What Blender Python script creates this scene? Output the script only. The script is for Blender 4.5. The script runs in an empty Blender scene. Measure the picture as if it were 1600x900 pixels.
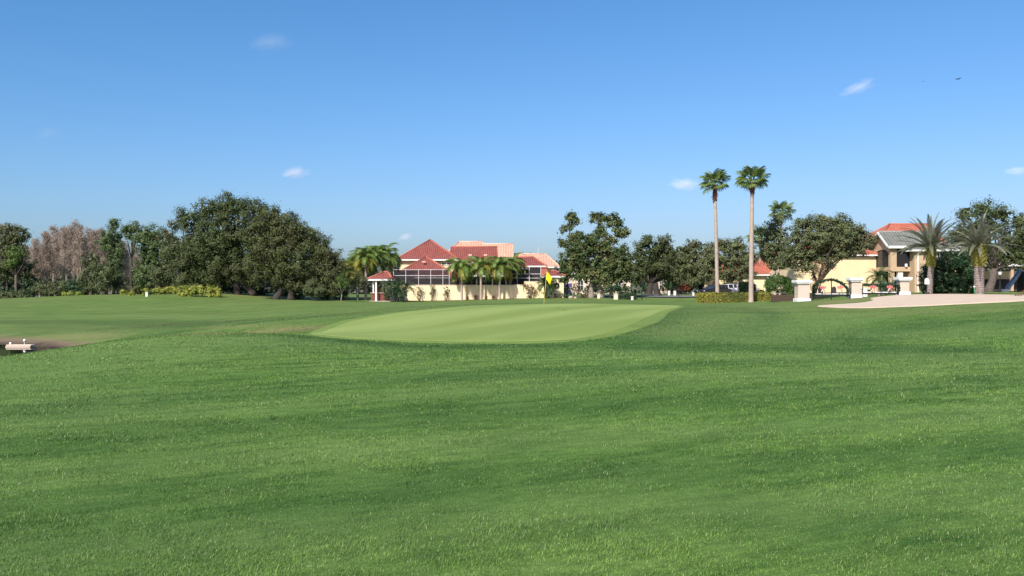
import bpy, math, random
import numpy as np
from mathutils import Vector, Matrix, Euler
R = math.radians
scene = bpy.context.scene
COL = scene.collection
F = 1385.0            # focal length in photo pixels (1600 wide)
EYE = 1.65

# ------------------------------------------------------------------ camera, sky, sun, exposure
cd = bpy.data.cameras.new('camera'); cam = bpy.data.objects.new('camera', cd); COL.objects.link(cam)
cam.location = (0, 0, EYE); cam.rotation_euler = (R(90), 0, 0)
cd.sensor_width = 36; cd.lens = 36 * F / 1600; cd.clip_start = 0.1; cd.clip_end = 60000
scene.camera = cam
SUN_EL, SUN_AZ = R(41), R(208)          # azimuth clockwise from +Y: behind the camera, a little to the left
sunv = Vector((math.sin(SUN_AZ) * math.cos(SUN_EL), math.cos(SUN_AZ) * math.cos(SUN_EL), math.sin(SUN_EL)))
world = bpy.data.worlds.new('World'); scene.world = world; world.use_nodes = True
wn, wl = world.node_tree.nodes, world.node_tree.links
bg = wn['Background']; sky = wn.new('ShaderNodeTexSky'); sky.sky_type = 'NISHITA'; sky.sun_disc = False
sky.sun_elevation = SUN_EL; sky.sun_rotation = SUN_AZ; sky.altitude = 0
sky.air_density = 1.0; sky.dust_density = 1.5; sky.ozone_density = 4.0
sp_ = wn.new('ShaderNodeSeparateColor'); cb_ = wn.new('ShaderNodeCombineColor'); wl.new(sky.outputs[0], sp_.inputs[0])
for i_, (g_, k_) in enumerate(((1.44, 0.42), (1.05, 0.79), (1.0, 1.05))):     # the camera's deep-blue rendering of the whole sky
    a_ = wn.new('ShaderNodeMath'); a_.operation = 'POWER'; a_.inputs[1].default_value = g_; wl.new(sp_.outputs[i_], a_.inputs[0])
    b_ = wn.new('ShaderNodeMath'); b_.operation = 'MULTIPLY'; b_.inputs[1].default_value = k_; wl.new(a_.outputs[0], b_.inputs[0]); wl.new(b_.outputs[0], cb_.inputs[i_])
wl.new(cb_.outputs[0], bg.inputs[0]); bg.inputs[1].default_value = 0.12
sd = bpy.data.lights.new('sun', 'SUN'); sd.energy = 5.0; sd.angle = R(0.53); sd.color = (1, 0.955, 0.88)
sun = bpy.data.objects.new('sun', sd); COL.objects.link(sun); sun.location = (-20, -40, 60)
sun.rotation_euler = (-sunv).to_track_quat('-Z', 'Y').to_euler()
vs = scene.view_settings; vs.view_transform = 'Standard'; vs.look = 'None'; vs.exposure = 0.38; vs.gamma = 1
vs.use_curve_mapping = False
cy = scene.cycles
cy.max_bounces = 6; cy.diffuse_bounces = 2; cy.glossy_bounces = 2; cy.transmission_bounces = 3
cy.transparent_max_bounces = 10; cy.volume_bounces = 3

rng = np.random.default_rng(7)
random.seed(7)

# ------------------------------------------------------------------ materials
def rgb(h):                                   # sRGB hex -> linear tuple
    c = [int(h[i:i + 2], 16) / 255 for i in (0, 2, 4)]
    return tuple((x / 12.92 if x <= 0.04045 else ((x + 0.055) / 1.055) ** 2.4) for x in c) + (1,)
def new_mat(name):
    m = bpy.data.materials.new(name); m.use_nodes = True
    nt = m.node_tree
    return m, nt.nodes, nt.links, nt.nodes['Principled BSDF']
def N(ns, t, **kw):
    n = ns.new(t)
    for k, v in kw.items():
        if k in n.inputs.keys(): n.inputs[k].default_value = v
        else: setattr(n, k, v)
    return n
def mixc(ns, ls, fac, a, b, blend='MIX'):
    m = ns.new('ShaderNodeMix'); m.data_type = 'RGBA'; m.blend_type = blend
    for sock, val in ((m.inputs[0], fac), (m.inputs[6], a), (m.inputs[7], b)):
        if hasattr(val, 'is_linked'): ls.new(val, sock)
        elif isinstance(val, (int, float)): sock.default_value = val
        else: sock.default_value = val if len(val) == 4 else tuple(val) + (1,)
    return m.outputs[2]
def ramp(ns, ls, src, a, b):
    r = ns.new('ShaderNodeMapRange'); r.inputs[1].default_value = a; r.inputs[2].default_value = b
    ls.new(src, r.inputs[0]); return r.outputs[0]
def plain(name, c1, c2=None, rough=0.7, scale=3.0, bump=0.1, bscale=40, metal=0.0, spec=0.3):
    m, ns, ls, p = new_mat(name)
    tc = ns.new('ShaderNodeTexCoord')
    n1 = N(ns, 'ShaderNodeTexNoise', Scale=scale, Detail=6.0, Roughness=0.65); ls.new(tc.outputs['Object'], n1.inputs['Vector'])
    c2 = c2 or tuple(x * 0.75 for x in c1[:3])
    ls.new(mixc(ns, ls, ramp(ns, ls, n1.outputs[0], 0.35, 0.7), c1, c2), p.inputs['Base Color'])
    n2 = N(ns, 'ShaderNodeTexNoise', Scale=float(bscale), Detail=4.0); ls.new(tc.outputs['Object'], n2.inputs['Vector'])
    b = N(ns, 'ShaderNodeBump', Strength=bump, Distance=0.05); ls.new(n2.outputs[0], b.inputs['Height']); ls.new(b.outputs[0], p.inputs['Normal'])
    p.inputs['Roughness'].default_value = rough; p.inputs['Metallic'].default_value = metal
    p.inputs['Specular IOR Level'].default_value = spec
    return m
def leafmat(name, ca, cb, cc=None, trans=0.25, rough=0.55, spec=0.25, big=0.35):
    """leaf colour varies from leaf to leaf and from bough to bough"""
    m, ns, ls, p = new_mat(name)
    geo = ns.new('ShaderNodeNewGeometry'); tc = ns.new('ShaderNodeTexCoord')
    n1 = N(ns, 'ShaderNodeTexNoise', Scale=big, Detail=3.0); ls.new(geo.outputs['Position'], n1.inputs['Vector'])
    c = mixc(ns, ls, geo.outputs['Random Per Island'], ca, cb)
    c = mixc(ns, ls, ramp(ns, ls, n1.outputs[0], 0.45, 0.68), c, cc or cb)
    ls.new(c, p.inputs['Base Color']); p.inputs['Roughness'].default_value = rough
    p.inputs['Specular IOR Level'].default_value = spec
    t = ns.new('ShaderNodeBsdfTranslucent'); ls.new(c, t.inputs[0])
    mx = ns.new('ShaderNodeMixShader'); mx.inputs[0].default_value = trans
    ls.new(p.outputs[0], mx.inputs[1]); ls.new(t.outputs[0], mx.inputs[2])
    ls.new(mx.outputs[0], ns['Material Output'].inputs[0])
    return m
def tilemat(name, ca, cb, cc, pu=0.28, pv=0.38):
    """barrel roof tiles: columns along U, courses along V (metres), one tone per tile"""
    m, ns, ls, p = new_mat(name)
    uv = ns.new('ShaderNodeUVMap'); sp = ns.new('ShaderNodeSeparateXYZ'); ls.new(uv.outputs[0], sp.inputs[0])
    def mth(op, a, b=None):
        n = ns.new('ShaderNodeMath'); n.operation = op
        for i, v in enumerate((a, b)):
            if v is None: continue
            if hasattr(v, 'is_linked'): ls.new(v, n.inputs[i])
            else: n.inputs[i].default_value = v
        return n.outputs[0]
    u = mth('DIVIDE', sp.outputs[0], pu); v = mth('DIVIDE', sp.outputs[1], pv)
    fu = mth('FLOOR', u); fv = mth('FLOOR', v)
    cb_ = ns.new('ShaderNodeCombineXYZ'); ls.new(fu, cb_.inputs[0]); ls.new(fv, cb_.inputs[1])
    wn_ = ns.new('ShaderNodeTexWhiteNoise'); ls.new(cb_.outputs[0], wn_.inputs['Vector'])
    n1 = N(ns, 'ShaderNodeTexNoise', Scale=0.9, Detail=5.0); ls.new(uv.outputs[0], n1.inputs['Vector'])
    c = mixc(ns, ls, wn_.outputs[0], ca, cb)
    c = mixc(ns, ls, ramp(ns, ls, n1.outputs[0], 0.5, 0.75), c, cc)
    sinu = mth('SINE', mth('MULTIPLY', u, 2 * math.pi))
    gro = mth('LESS_THAN', sinu, -0.55)                      # the pan between two covers gets a darker tone
    c = mixc(ns, ls, mth('MULTIPLY', gro, 0.3), c, tuple(x * 0.45 for x in ca[:3]))
    ls.new(c, p.inputs['Base Color']); p.inputs['Roughness'].default_value = 0.75
    h = mth('ADD', mth('MULTIPLY', sinu, 0.5), mth('MULTIPLY', mth('FRACT', v), 0.35))
    b = N(ns, 'ShaderNodeBump', Strength=0.8, Distance=0.07); ls.new(h, b.inputs['Height']); ls.new(b.outputs[0], p.inputs['Normal'])
    return m
def screenmat(name, col, op):
    m, ns, ls, p = new_mat(name)
    p.inputs['Base Color'].default_value = col; p.inputs['Roughness'].default_value = 0.7
    t = ns.new('ShaderNodeBsdfTransparent'); mx = ns.new('ShaderNodeMixShader'); mx.inputs[0].default_value = op
    ls.new(t.outputs[0], mx.inputs[1]); ls.new(p.outputs[0], mx.inputs[2]); ls.new(mx.outputs[0], ns['Material Output'].inputs[0])
    return m
MT = {}
MT['stucco_yellow'] = plain('stucco_yellow', (0.82, 0.69, 0.42), (0.77, 0.63, 0.36), 0.9, 0.8, 0.25, 25)
MT['stucco_peach'] = plain('stucco_peach', (0.76, 0.60, 0.36), (0.70, 0.54, 0.31), 0.9, 0.7, 0.25, 25)
MT['stucco_tan'] = plain('stucco_tan', (0.50, 0.37, 0.24), (0.44, 0.32, 0.20), 0.9, 0.8, 0.25, 25)
MT['stucco_cream'] = plain('stucco_cream', (0.70, 0.58, 0.44), (0.62, 0.50, 0.38), 0.9, 0.8, 0.25, 25)
MT['stucco_pillar'] = plain('stucco_pillar', (0.56, 0.47, 0.38), (0.49, 0.40, 0.32), 0.9, 1.5, 0.3, 30)
MT['white'] = plain('white_paint', (0.78, 0.76, 0.72), (0.68, 0.66, 0.61), 0.6, 2.0, 0.05, 30)
MT['alu'] = plain('white_aluminium', (0.62, 0.60, 0.57), (0.5, 0.48, 0.46), 0.5, 2.0, 0.02, 30)
MT['black'] = plain('black_iron', (0.015, 0.016, 0.018), (0.03, 0.03, 0.03), 0.5, 6, 0.05, 60)
MT['glass'] = plain('window_glass', (0.02, 0.025, 0.03), (0.035, 0.04, 0.045), 0.08, 1.0, 0.0, 5, spec=0.6)
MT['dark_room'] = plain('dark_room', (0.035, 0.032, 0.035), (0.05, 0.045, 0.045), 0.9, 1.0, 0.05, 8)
MT['screen'] = screenmat('insect_screen', (0.016, 0.012, 0.016, 1), 0.60)
MT['screen_dark'] = screenmat('porch_screen', (0.012, 0.012, 0.014, 1), 0.75)
MT['tile_red'] = tilemat('red_clay_tiles', (0.209, 0.051, 0.035), (0.258, 0.075, 0.054), (0.181, 0.059, 0.046))
MT['tile_salmon'] = tilemat('salmon_tiles', (0.496, 0.259, 0.168), (0.592, 0.348, 0.238), (0.528, 0.311, 0.210), 0.42, 0.42)
MT['tile_grey'] = tilemat('grey_green_tiles', (0.128, 0.135, 0.112), (0.188, 0.195, 0.165), (0.150, 0.150, 0.128), 0.34, 0.42)
MT['tile_orange'] = tilemat('orange_tiles', (0.391, 0.102, 0.054), (0.468, 0.145, 0.081), (0.340, 0.102, 0.063))
MT['ridge_red'] = plain('ridge_red', (0.36, 0.10, 0.065), (0.44, 0.16, 0.11), 0.8, 6, 0.3, 30)
MT['ridge_salmon'] = plain('ridge_salmon', (0.62, 0.38, 0.28), (0.7, 0.5, 0.38), 0.8, 6, 0.3, 30)
MT['ridge_grey'] = plain('ridge_grey', (0.22, 0.22, 0.19), (0.30, 0.30, 0.27), 0.8, 6, 0.3, 30)
MT['brick'] = plain('brick_red', (0.24, 0.08, 0.06), (0.16, 0.06, 0.05), 0.9, 9, 0.4, 30)
MT['bark'] = plain('bark_grey_brown', (0.13, 0.105, 0.085), (0.07, 0.055, 0.045), 0.95, 5, 0.8, 12)
MT['bark_pale'] = plain('bark_pale', (0.30, 0.25, 0.21), (0.18, 0.15, 0.12), 0.95, 4, 0.8, 12)
MT['bark_dark'] = plain('bark_dark', (0.055, 0.045, 0.038), (0.03, 0.026, 0.022), 0.95, 5, 0.8, 12)
MT['palm_trunk'] = plain('palm_trunk', (0.42, 0.34, 0.28), (0.29, 0.23, 0.19), 0.95, 3, 0.6, 9)
MT['date_trunk'] = plain('date_trunk', (0.30, 0.25, 0.22), (0.13, 0.10, 0.09), 0.95, 5, 1.0, 8)
MT['boots'] = plain('palm_boots', (0.26, 0.10, 0.06), (0.12, 0.05, 0.035), 0.95, 7, 0.8, 12)
MT['boots_yellow'] = plain('palm_boots_yellow', (0.26, 0.24, 0.05), (0.13, 0.13, 0.03), 0.9, 7, 0.8, 12)
MT['mulch'] = plain('mulch', (0.20, 0.085, 0.05), (0.12, 0.05, 0.035), 0.95, 5, 0.8, 25)
MT['asphalt'] = plain('asphalt', (0.15, 0.15, 0.16), (0.12, 0.12, 0.13), 0.9, 1.5, 0.3, 60)
MT['concrete'] = plain('concrete', (0.56, 0.52, 0.46), (0.48, 0.44, 0.39), 0.9, 1.5, 0.3, 40)
MT['rock'] = plain('rock', (0.42, 0.34, 0.24), (0.28, 0.22, 0.16), 0.95, 2, 0.8, 8)
MT['low_wall'] = plain('low_wall', (0.10, 0.065, 0.045), (0.05, 0.035, 0.028), 0.95, 6, 0.6, 14)
MT['garland'] = leafmat('garland_green', (0.012, 0.035, 0.018), (0.02, 0.055, 0.025), trans=0.1)
MT['ribbon'] = plain('ribbon_red', (0.58, 0.09, 0.09), (0.68, 0.28, 0.26), 0.6, 8, 0.05, 30)
MT['ribbon_white'] = plain('ribbon_white', (0.75, 0.68, 0.64), (0.7, 0.5, 0.48), 0.6, 6, 0.05, 30)
MT['yellow_flag'] = plain('yellow_flag', (0.82, 0.66, 0.0), (0.80, 0.60, 0.0), 0.7, 3, 0.05, 20)
MT['pole_yellow'] = plain('pole_yellow', (0.62, 0.52, 0.12), (0.5, 0.42, 0.1), 0.5, 3, 0.0, 20)
MT['green_paint'] = plain('green_paint', (0.05, 0.20, 0.09), (0.04, 0.15, 0.07), 0.5, 4, 0.05, 30)
MT['sky_blue_plastic'] = plain('blue_grey_plastic', (0.22, 0.27, 0.36), (0.30, 0.35, 0.44), 0.4, 4, 0.05, 20)
MT['purple'] = plain('purple_plastic', (0.08, 0.06, 0.22), (0.12, 0.09, 0.30), 0.5, 4, 0.0, 20)
MT['car_black'] = plain('car_black', (0.012, 0.013, 0.016), (0.016, 0.017, 0.02), 0.2, 2, 0.0, 20, spec=0.6)
MT['car_white'] = plain('car_white', (0.70, 0.71, 0.74), (0.66, 0.67, 0.70), 0.25, 2, 0.0, 20, spec=0.6)
MT['rubber'] = plain('rubber', (0.02, 0.02, 0.02), (0.03, 0.03, 0.03), 0.9, 8, 0.2, 60)
MT['rim'] = plain('rim_metal', (0.45, 0.45, 0.47), (0.35, 0.35, 0.36), 0.35, 6, 0.0, 30, metal=0.7)
MT['tail'] = plain('tail_red', (0.45, 0.02, 0.02), (0.3, 0.01, 0.01), 0.3, 6, 0.0, 30)
MT['lantern'] = plain('lantern_glass', (0.72, 0.72, 0.74), (0.62, 0.62, 0.65), 0.3, 6, 0.0, 30)
MT['letter'] = plain('letter_grey', (0.45, 0.45, 0.45), (0.4, 0.4, 0.4), 0.7, 6, 0.0, 30)
MT['bird'] = plain('bird_dark', (0.012, 0.012, 0.014), (0.02, 0.02, 0.02), 0.8, 6, 0.0, 30)
# foliage
MT['oak'] = leafmat('oak_leaves', (0.048, 0.073, 0.021), (0.089, 0.113, 0.037), (0.075, 0.088, 0.035), 0.18)
MT['oak_brown'] = leafmat('oak_leaves_olive', (0.051, 0.073, 0.021), (0.097, 0.110, 0.037), (0.071, 0.076, 0.028), 0.15)
MT['magnolia'] = leafmat('magnolia_leaves', (0.031, 0.058, 0.019), (0.079, 0.109, 0.034), (0.122, 0.128, 0.041), 0.08, 0.5, 0.22, 0.6)
MT['grey_oak'] = leafmat('grey_oak_leaves', (0.084, 0.110, 0.043), (0.136, 0.157, 0.065), (0.108, 0.113, 0.051), 0.15)
MT['pine'] = leafmat('pine_needles', (0.057, 0.098, 0.031), (0.108, 0.151, 0.049), (0.086, 0.122, 0.043), 0.15)
MT['wood_green'] = leafmat('woodland_leaves', (0.066, 0.093, 0.035), (0.124, 0.148, 0.059), (0.111, 0.114, 0.054), 0.2)
MT['bright'] = leafmat('bright_leaves', (0.07, 0.125, 0.025), (0.12, 0.18, 0.04), (0.10, 0.15, 0.035), 0.25)
MT['dark_shrub'] = leafmat('dark_shrub_leaves', (0.019, 0.048, 0.017), (0.042, 0.086, 0.029), (0.034, 0.074, 0.026), 0.12, 0.45, 0.3)
MT['topiary'] = leafmat('topiary_leaves', (0.061, 0.132, 0.024), (0.094, 0.182, 0.035), (0.055, 0.116, 0.026), 0.2)
MT['yellow_shrub'] = leafmat('yellow_green_leaves', (0.232, 0.275, 0.043), (0.435, 0.435, 0.087), (0.174, 0.246, 0.043), 0.25)
MT['variegated'] = leafmat('variegated_leaves', (0.112, 0.138, 0.028), (0.425, 0.375, 0.061), (0.125, 0.150, 0.033), 0.2)
MT['dry'] = leafmat('dry_leaves', (0.15, 0.09, 0.05), (0.22, 0.15, 0.08), (0.10, 0.08, 0.04), 0.2)
MT['red_leaf'] = leafmat('red_leaves', (0.22, 0.05, 0.025), (0.32, 0.09, 0.04), (0.14, 0.05, 0.03), 0.2)
MT['cypress'] = leafmat('bare_cypress_twigs', (0.256, 0.193, 0.145), (0.414, 0.332, 0.259), (0.305, 0.245, 0.195), 0.1, 0.9, 0.05, 0.12)
MT['fan'] = leafmat('fan_palm_leaf', (0.132, 0.192, 0.048), (0.204, 0.264, 0.078), (0.090, 0.144, 0.036), 0.2, 0.45, 0.4)
MT['queen'] = leafmat('queen_palm_leaf', (0.097, 0.158, 0.032), (0.211, 0.287, 0.063), (0.145, 0.227, 0.044), 0.25, 0.45, 0.35)
MT['queen_yellow'] = leafmat('queen_palm_leaf_yellow', (0.22, 0.22, 0.03), (0.32, 0.30, 0.05), (0.18, 0.2, 0.03), 0.25, 0.5, 0.3)
MT['queen_orange'] = leafmat('queen_palm_leaf_orange', (0.45, 0.22, 0.02), (0.5, 0.3, 0.05), (0.4, 0.2, 0.03), 0.2, 0.5, 0.3)
MT['date'] = leafmat('date_palm_leaf', (0.115, 0.132, 0.086), (0.218, 0.230, 0.161), (0.161, 0.172, 0.115), 0.15, 0.5, 0.35)
MT['pygmy'] = leafmat('pygmy_palm_leaf', (0.035, 0.07, 0.02), (0.08, 0.13, 0.035), (0.05, 0.09, 0.025), 0.2, 0.4, 0.4)
MT['far_wood'] = leafmat('far_wood_leaves', (0.072, 0.090, 0.060), (0.108, 0.126, 0.084), (0.102, 0.102, 0.072), 0.15, big=0.06)

# ------------------------------------------------------------------ mesh helpers
def tagp(o, label=None, cat=None, group=None, kind=None):
    if label: o['label'] = label
    if cat: o['category'] = cat
    if group: o['group'] = group
    if kind: o['kind'] = kind
    return o
def thing(name, label, cat, loc=(0, 0, 0), group=None, rz=0.0):
    o = bpy.data.objects.new(name, None); COL.objects.link(o); o.empty_display_size = 0.3
    o.location = loc; o.rotation_euler = (0, 0, rz)
    return tagp(o, label, cat, group)
def np_mesh(name, V, Fc, smooth=False):
    V = np.asarray(V, np.float32); Fc = np.asarray(Fc, np.int32); k = Fc.shape[1]
    me = bpy.data.meshes.new(name)
    me.vertices.add(len(V)); me.vertices.foreach_set('co', V.ravel())
    me.loops.add(Fc.size); me.loops.foreach_set('vertex_index', Fc.ravel())
    me.polygons.add(len(Fc)); me.polygons.foreach_set('loop_start', np.arange(0, Fc.size, k, dtype=np.int32))
    if smooth: me.polygons.foreach_set('use_smooth', np.ones(len(Fc), bool))
    me.update(calc_edges=True)
    return me
def link(name, me, mat, parent=None, loc=None):
    o = bpy.data.objects.new(name, me); COL.objects.link(o)
    if mat and not me.materials: me.materials.append(MT[mat] if isinstance(mat, str) else mat)
    if parent: o.parent = parent
    if loc is not None: o.location = loc
    return o
class MB:
    """collects simple solids in world coordinates; build() links them as one mesh"""
    def __init__(s): s.v = []; s.f = []
    def add(s, vs, fs):
        b = len(s.v); s.v += [tuple(p) for p in vs]; s.f += [tuple(i + b for i in f) for f in fs]; return s
    def box(s, x0, x1, y0, y1, z0, z1):
        return s.add([(x0, y0, z0), (x1, y0, z0), (x1, y1, z0), (x0, y1, z0), (x0, y0, z1), (x1, y0, z1), (x1, y1, z1), (x0, y1, z1)],
                     [(0, 3, 2, 1), (4, 5, 6, 7), (0, 1, 5, 4), (1, 2, 6, 5), (2, 3, 7, 6), (3, 0, 4, 7)])
    def bar(s, a, b, w, h=None):
        a, b = Vector(a), Vector(b); d = (b - a).normalized(); h = h or w
        up = Vector((0, 0, 1)) if abs(d.z) < 0.9 else Vector((0, 1, 0))
        x = d.cross(up).normalized() * w / 2; y = x.cross(d).normalized() * h / 2
        vs = [a - x - y, a + x - y, a + x + y, a - x + y, b - x - y, b + x - y, b + x + y, b - x + y]
        return s.add(vs, [(0, 3, 2, 1), (4, 5, 6, 7), (0, 1, 5, 4), (1, 2, 6, 5), (2, 3, 7, 6), (3, 0, 4, 7)])
    def tube(s, path, radii, n=8):
        P = [Vector(p) for p in path]; b = len(s.v); m = len(P)
        for i, p in enumerate(P):
            d = (P[min(i + 1, m - 1)] - P[max(i - 1, 0)]).normalized()
            up = Vector((0, 1, 0)) if abs(d.y) < 0.9 else Vector((1, 0, 0))
            x = d.cross(up).normalized(); y = d.cross(x)
            for k in range(n):
                a = 2 * math.pi * k / n
                s.v.append(tuple(p + (x * math.cos(a) + y * math.sin(a)) * radii[i]))
        for i in range(m - 1):
            for k in range(n):
                s.f.append((b + i * n + k, b + i * n + (k + 1) % n, b + (i + 1) * n + (k + 1) % n, b + (i + 1) * n + k))
        s.f.append(tuple(b + k for k in range(n))[::-1]); s.f.append(tuple(b + (m - 1) * n + k for k in range(n)))
        return s
    def prism(s, pts, off):                       # polygon extruded by a vector
        n = len(pts); o = Vector(off); b = [tuple(Vector(p) + o) for p in pts]
        return s.add(list(pts) + b, [tuple(range(n)), tuple(range(2 * n - 1, n - 1, -1))] + [(i, i + n, (i + 1) % n + n, (i + 1) % n) for i in range(n)])
    def ball(s, c, rx, ry, rz, nu=12, nv=8):
        b = len(s.v)
        for j in range(1, nv):
            t = math.pi * j / nv
            for i in range(nu):
                a = 2 * math.pi * i / nu
                s.v.append((c[0] + rx * math.sin(t) * math.cos(a), c[1] + ry * math.sin(t) * math.sin(a), c[2] + rz * math.cos(t)))
        s.v += [(c[0], c[1], c[2] + rz), (c[0], c[1], c[2] - rz)]; T = len(s.v) - 2
        for j in range(nv - 2):
            for i in range(nu): s.f.append((b + j * nu + i, b + (j + 1) * nu + i, b + (j + 1) * nu + (i + 1) % nu, b + j * nu + (i + 1) % nu))
        for i in range(nu):
            s.f.append((T, b + i, b + (i + 1) % nu)); q = b + (nv - 2) * nu
            s.f.append((T + 1, q + (i + 1) % nu, q + i))
        return s
    def build(s, name, mat, parent=None, smooth=False, uv=False, local=False, bevel=0):
        me = bpy.data.meshes.new(name); off = Vector((0, 0, 0))
        root = parent
        if parent and not local:
            off = Vector(parent.location); 
            if parent.parent: off = off + Vector(parent.parent.location)
        me.from_pydata([tuple(Vector(p) - off) for p in s.v], [], s.f); me.update()
        if smooth: me.polygons.foreach_set('use_smooth', [True] * len(me.polygons))
        if uv:
            lay = me.uv_layers.new(name='UVMap')
            for p in me.polygons:
                n = p.normal; u = Vector((0, 0, 1)).cross(n)
                u = u.normalized() if u.length > 1e-4 else Vector((1, 0, 0))
                v = n.cross(u)
                for li in p.loop_indices:
                    q = me.vertices[me.loops[li].vertex_index].co; lay.data[li].uv = (q.dot(u), q.dot(v))
        o = link(name, me, mat, parent)
        if bevel:
            md = o.modifiers.new('bevel', 'BEVEL'); md.width = bevel; md.segments = 2; md.limit_method = 'ANGLE'
        return o
def PX(px, Y): return (px - 800) * Y / F
def PZ(py, Y): return EYE - (py - 450) * Y / F

# ------------------------------------------------------------------ terrain
CP=[ # px,py,Y
 (0,640,12.0),(0,600,15.5),(0,559,22),(85,545,23),(150,535,24),(250,524,26),(350,520,28),(450,523,29),
 (400,600,15.2),(800,600,15.2),(1200,600,15.2),(1600,600,15.2),
 (0,900,5.1),(400,900,5.1),(800,900,5.1),(1200,900,5.1),(1600,900,5.1),
 (0,720,8.6),(800,720,8.6),(1600,720,8.6),
 (620,536,28),(780,538,28),(900,538,27.5),(1000,545,26),(1100,546,26.5),(1300,549,26),(1450,550,25.5),(1600,551,25),
 (700,520,33),(750,505,39),(848,487,46.8),(900,480,54),(860,474.5,62),(760,476.5,60),(1000,476.5,61),(1060,478,60),(960,512,35),(640,488,50),
 (560,505,42),(1100,510,38),(1200,510,39),(1300,512,39),(1450,510,38),(1600,505,38),(1180,486,54),
 (1300,482,57),(1400,481,55),(1500,476,56),(1600,471,57),(1320,471,68),(1400,462,73),(1500,460.5,75),(1600,461,76),(1760,464,74),
 (1258,472,80),(1337,466,81),(1413,460.5,81),
 (1100,474,80),(1000,472,80),(900,471,85),(800,472.5,85),(700,474,85),(620,477,85),
 (640,471,110),(750,469,110),(860,466,110),(930,465.5,111),(1000,467.5,108),(1090,468,104),(1172,472.5,94),
 (1000,462,122),(1090,462,124),(1050,459,135),(1240,460,104),(1400,457,100),(1550,456,92),
 (430,466.5,111),(330,458,112),(230,461.5,114),(100,462,122),(0,470,122),(550,468,112),
 (450,478,82),(330,472,90),(200,474,95),(100,478,90),(0,482,88),
 (450,488,68),(300,490,75),(200,490,76),(100,490,76),(0,490,76),
 (0,500,66),(100,500,66),(200,500,66),(300,501,62),(400,498,58),(520,487,60),
 (0,520,52),(100,517,53),(200,512,52),(300,508,50),(400,507,44),
 (0,534,46.5),(60,534,46),(120,535,44.5),(180,524,46),
]
WP=[(-16,28,-1.2),(-20,32,-1.7),(-24,40,-1.9),(-20,38,-1.75),(-16,33,-1.2),(-30,36,-1.9),(-40,42,-1.8),(-30,24,-.9),(-40,28,-1.5),(-50,52,-1.2),
 (-55,70,-.7),(-70,110,.1),(-14,38,-.85),(-12,32,-.45),
 (0,-10,0),(20,-10,0),(-20,-10,0),(25,8,.0),(-22,8,-.1),(40,25,0),(45,45,.6),(60,80,1.1),(55,110,.95),
 (0,160,.4),(60,160,.8),(-60,170,.3),(120,120,.8),(-130,120,.2),(0,260,.4),(150,260,.5),(-150,260,.3),(-150,0,-.3),(150,0,.3),(0,-100,0)]
pts=[((px-800)*Y/F,Y,EYE-(py-450)*Y/F) for px,py,Y in CP]+WP
A=np.array(pts); S=40.0
def _phi(r2): return 0.5*r2*np.log(r2+1e-9)
C=A[:,:2]/S; n=len(C)
K=_phi(((C[:,None]-C[None])**2).sum(-1))+np.eye(n)*2e-3
Pm=np.c_[np.ones(n),C]
L=np.block([[K,Pm],[Pm.T,np.zeros((3,3))]])
W=np.linalg.solve(L,np.r_[A[:,2],0,0,0])
def gz(x,y):
    x=np.asarray(x,float);y=np.asarray(y,float);sh=x.shape
    q=np.c_[x.ravel(),y.ravel()]/S
    out=np.empty(len(q))
    for i in range(0,len(q),20000):
        b=q[i:i+20000]
        out[i:i+20000]=_phi(((b[:,None]-C[None])**2).sum(-1))@W[:n]+W[n]+b@W[n+1:]
    return out.reshape(sh)

xs = np.r_[-np.geomspace(3000, 82, 22), np.arange(-80, 80.01, 0.5), np.geomspace(82, 3000, 22)]
ys = np.r_[-np.geomspace(600, 12, 14), np.arange(-10, 90.01, 0.5), np.arange(91, 170, 1.0), np.geomspace(174, 3000, 24)]
GX, GY = np.meshgrid(xs, ys)
cx_, cy_ = np.clip(GX, -150, 150), np.clip(GY, -100, 260)
GZ = gz(cx_, cy_)
def smooth_noise(x, y, sc, seed):
    r = np.random.default_rng(seed); G = r.random((64, 64))
    u, v = x / sc, y / sc; i, j = np.floor(u).astype(int), np.floor(v).astype(int); a, b = u - i, v - j
    a = a * a * (3 - 2 * a); b = b * b * (3 - 2 * b)
    g = lambda p, q: G[p % 64, q % 64]
    return (g(i, j) * (1 - a) * (1 - b) + g(i + 1, j) * a * (1 - b) + g(i, j + 1) * (1 - a) * b + g(i + 1, j + 1) * a * b) - 0.5
GZ = GZ + 0.05 * smooth_noise(GX, GY, 5.0, 1) + 0.025 * smooth_noise(GX, GY, 2.0, 2)
def gi(x, y):
    x = np.asarray(x, float); y = np.asarray(y, float)
    i = np.clip(np.searchsorted(xs, x) - 1, 0, len(xs) - 2); j = np.clip(np.searchsorted(ys, y) - 1, 0, len(ys) - 2)
    a = (x - xs[i]) / (xs[i + 1] - xs[i]); b = (y - ys[j]) / (ys[j + 1] - ys[j])
    return GZ[j, i] * (1 - a) * (1 - b) + GZ[j, i + 1] * a * (1 - b) + GZ[j + 1, i] * (1 - a) * b + GZ[j + 1, i + 1] * a * b
def gh(x, y): return float(gi(x, y))
YR = np.arange(3.5, 135, 0.1)
def hit(px, py):                                   # where the ray through a photo pixel first meets the ground
    g = 450 + (EYE - gi((px - 800) * YR / F, YR)) * F / YR
    k = int(np.argmax(g <= py)) if (g <= py).any() else int(np.argmin(g))
    return np.array([(px - 800) * YR[k] / F, YR[k]])
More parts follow.
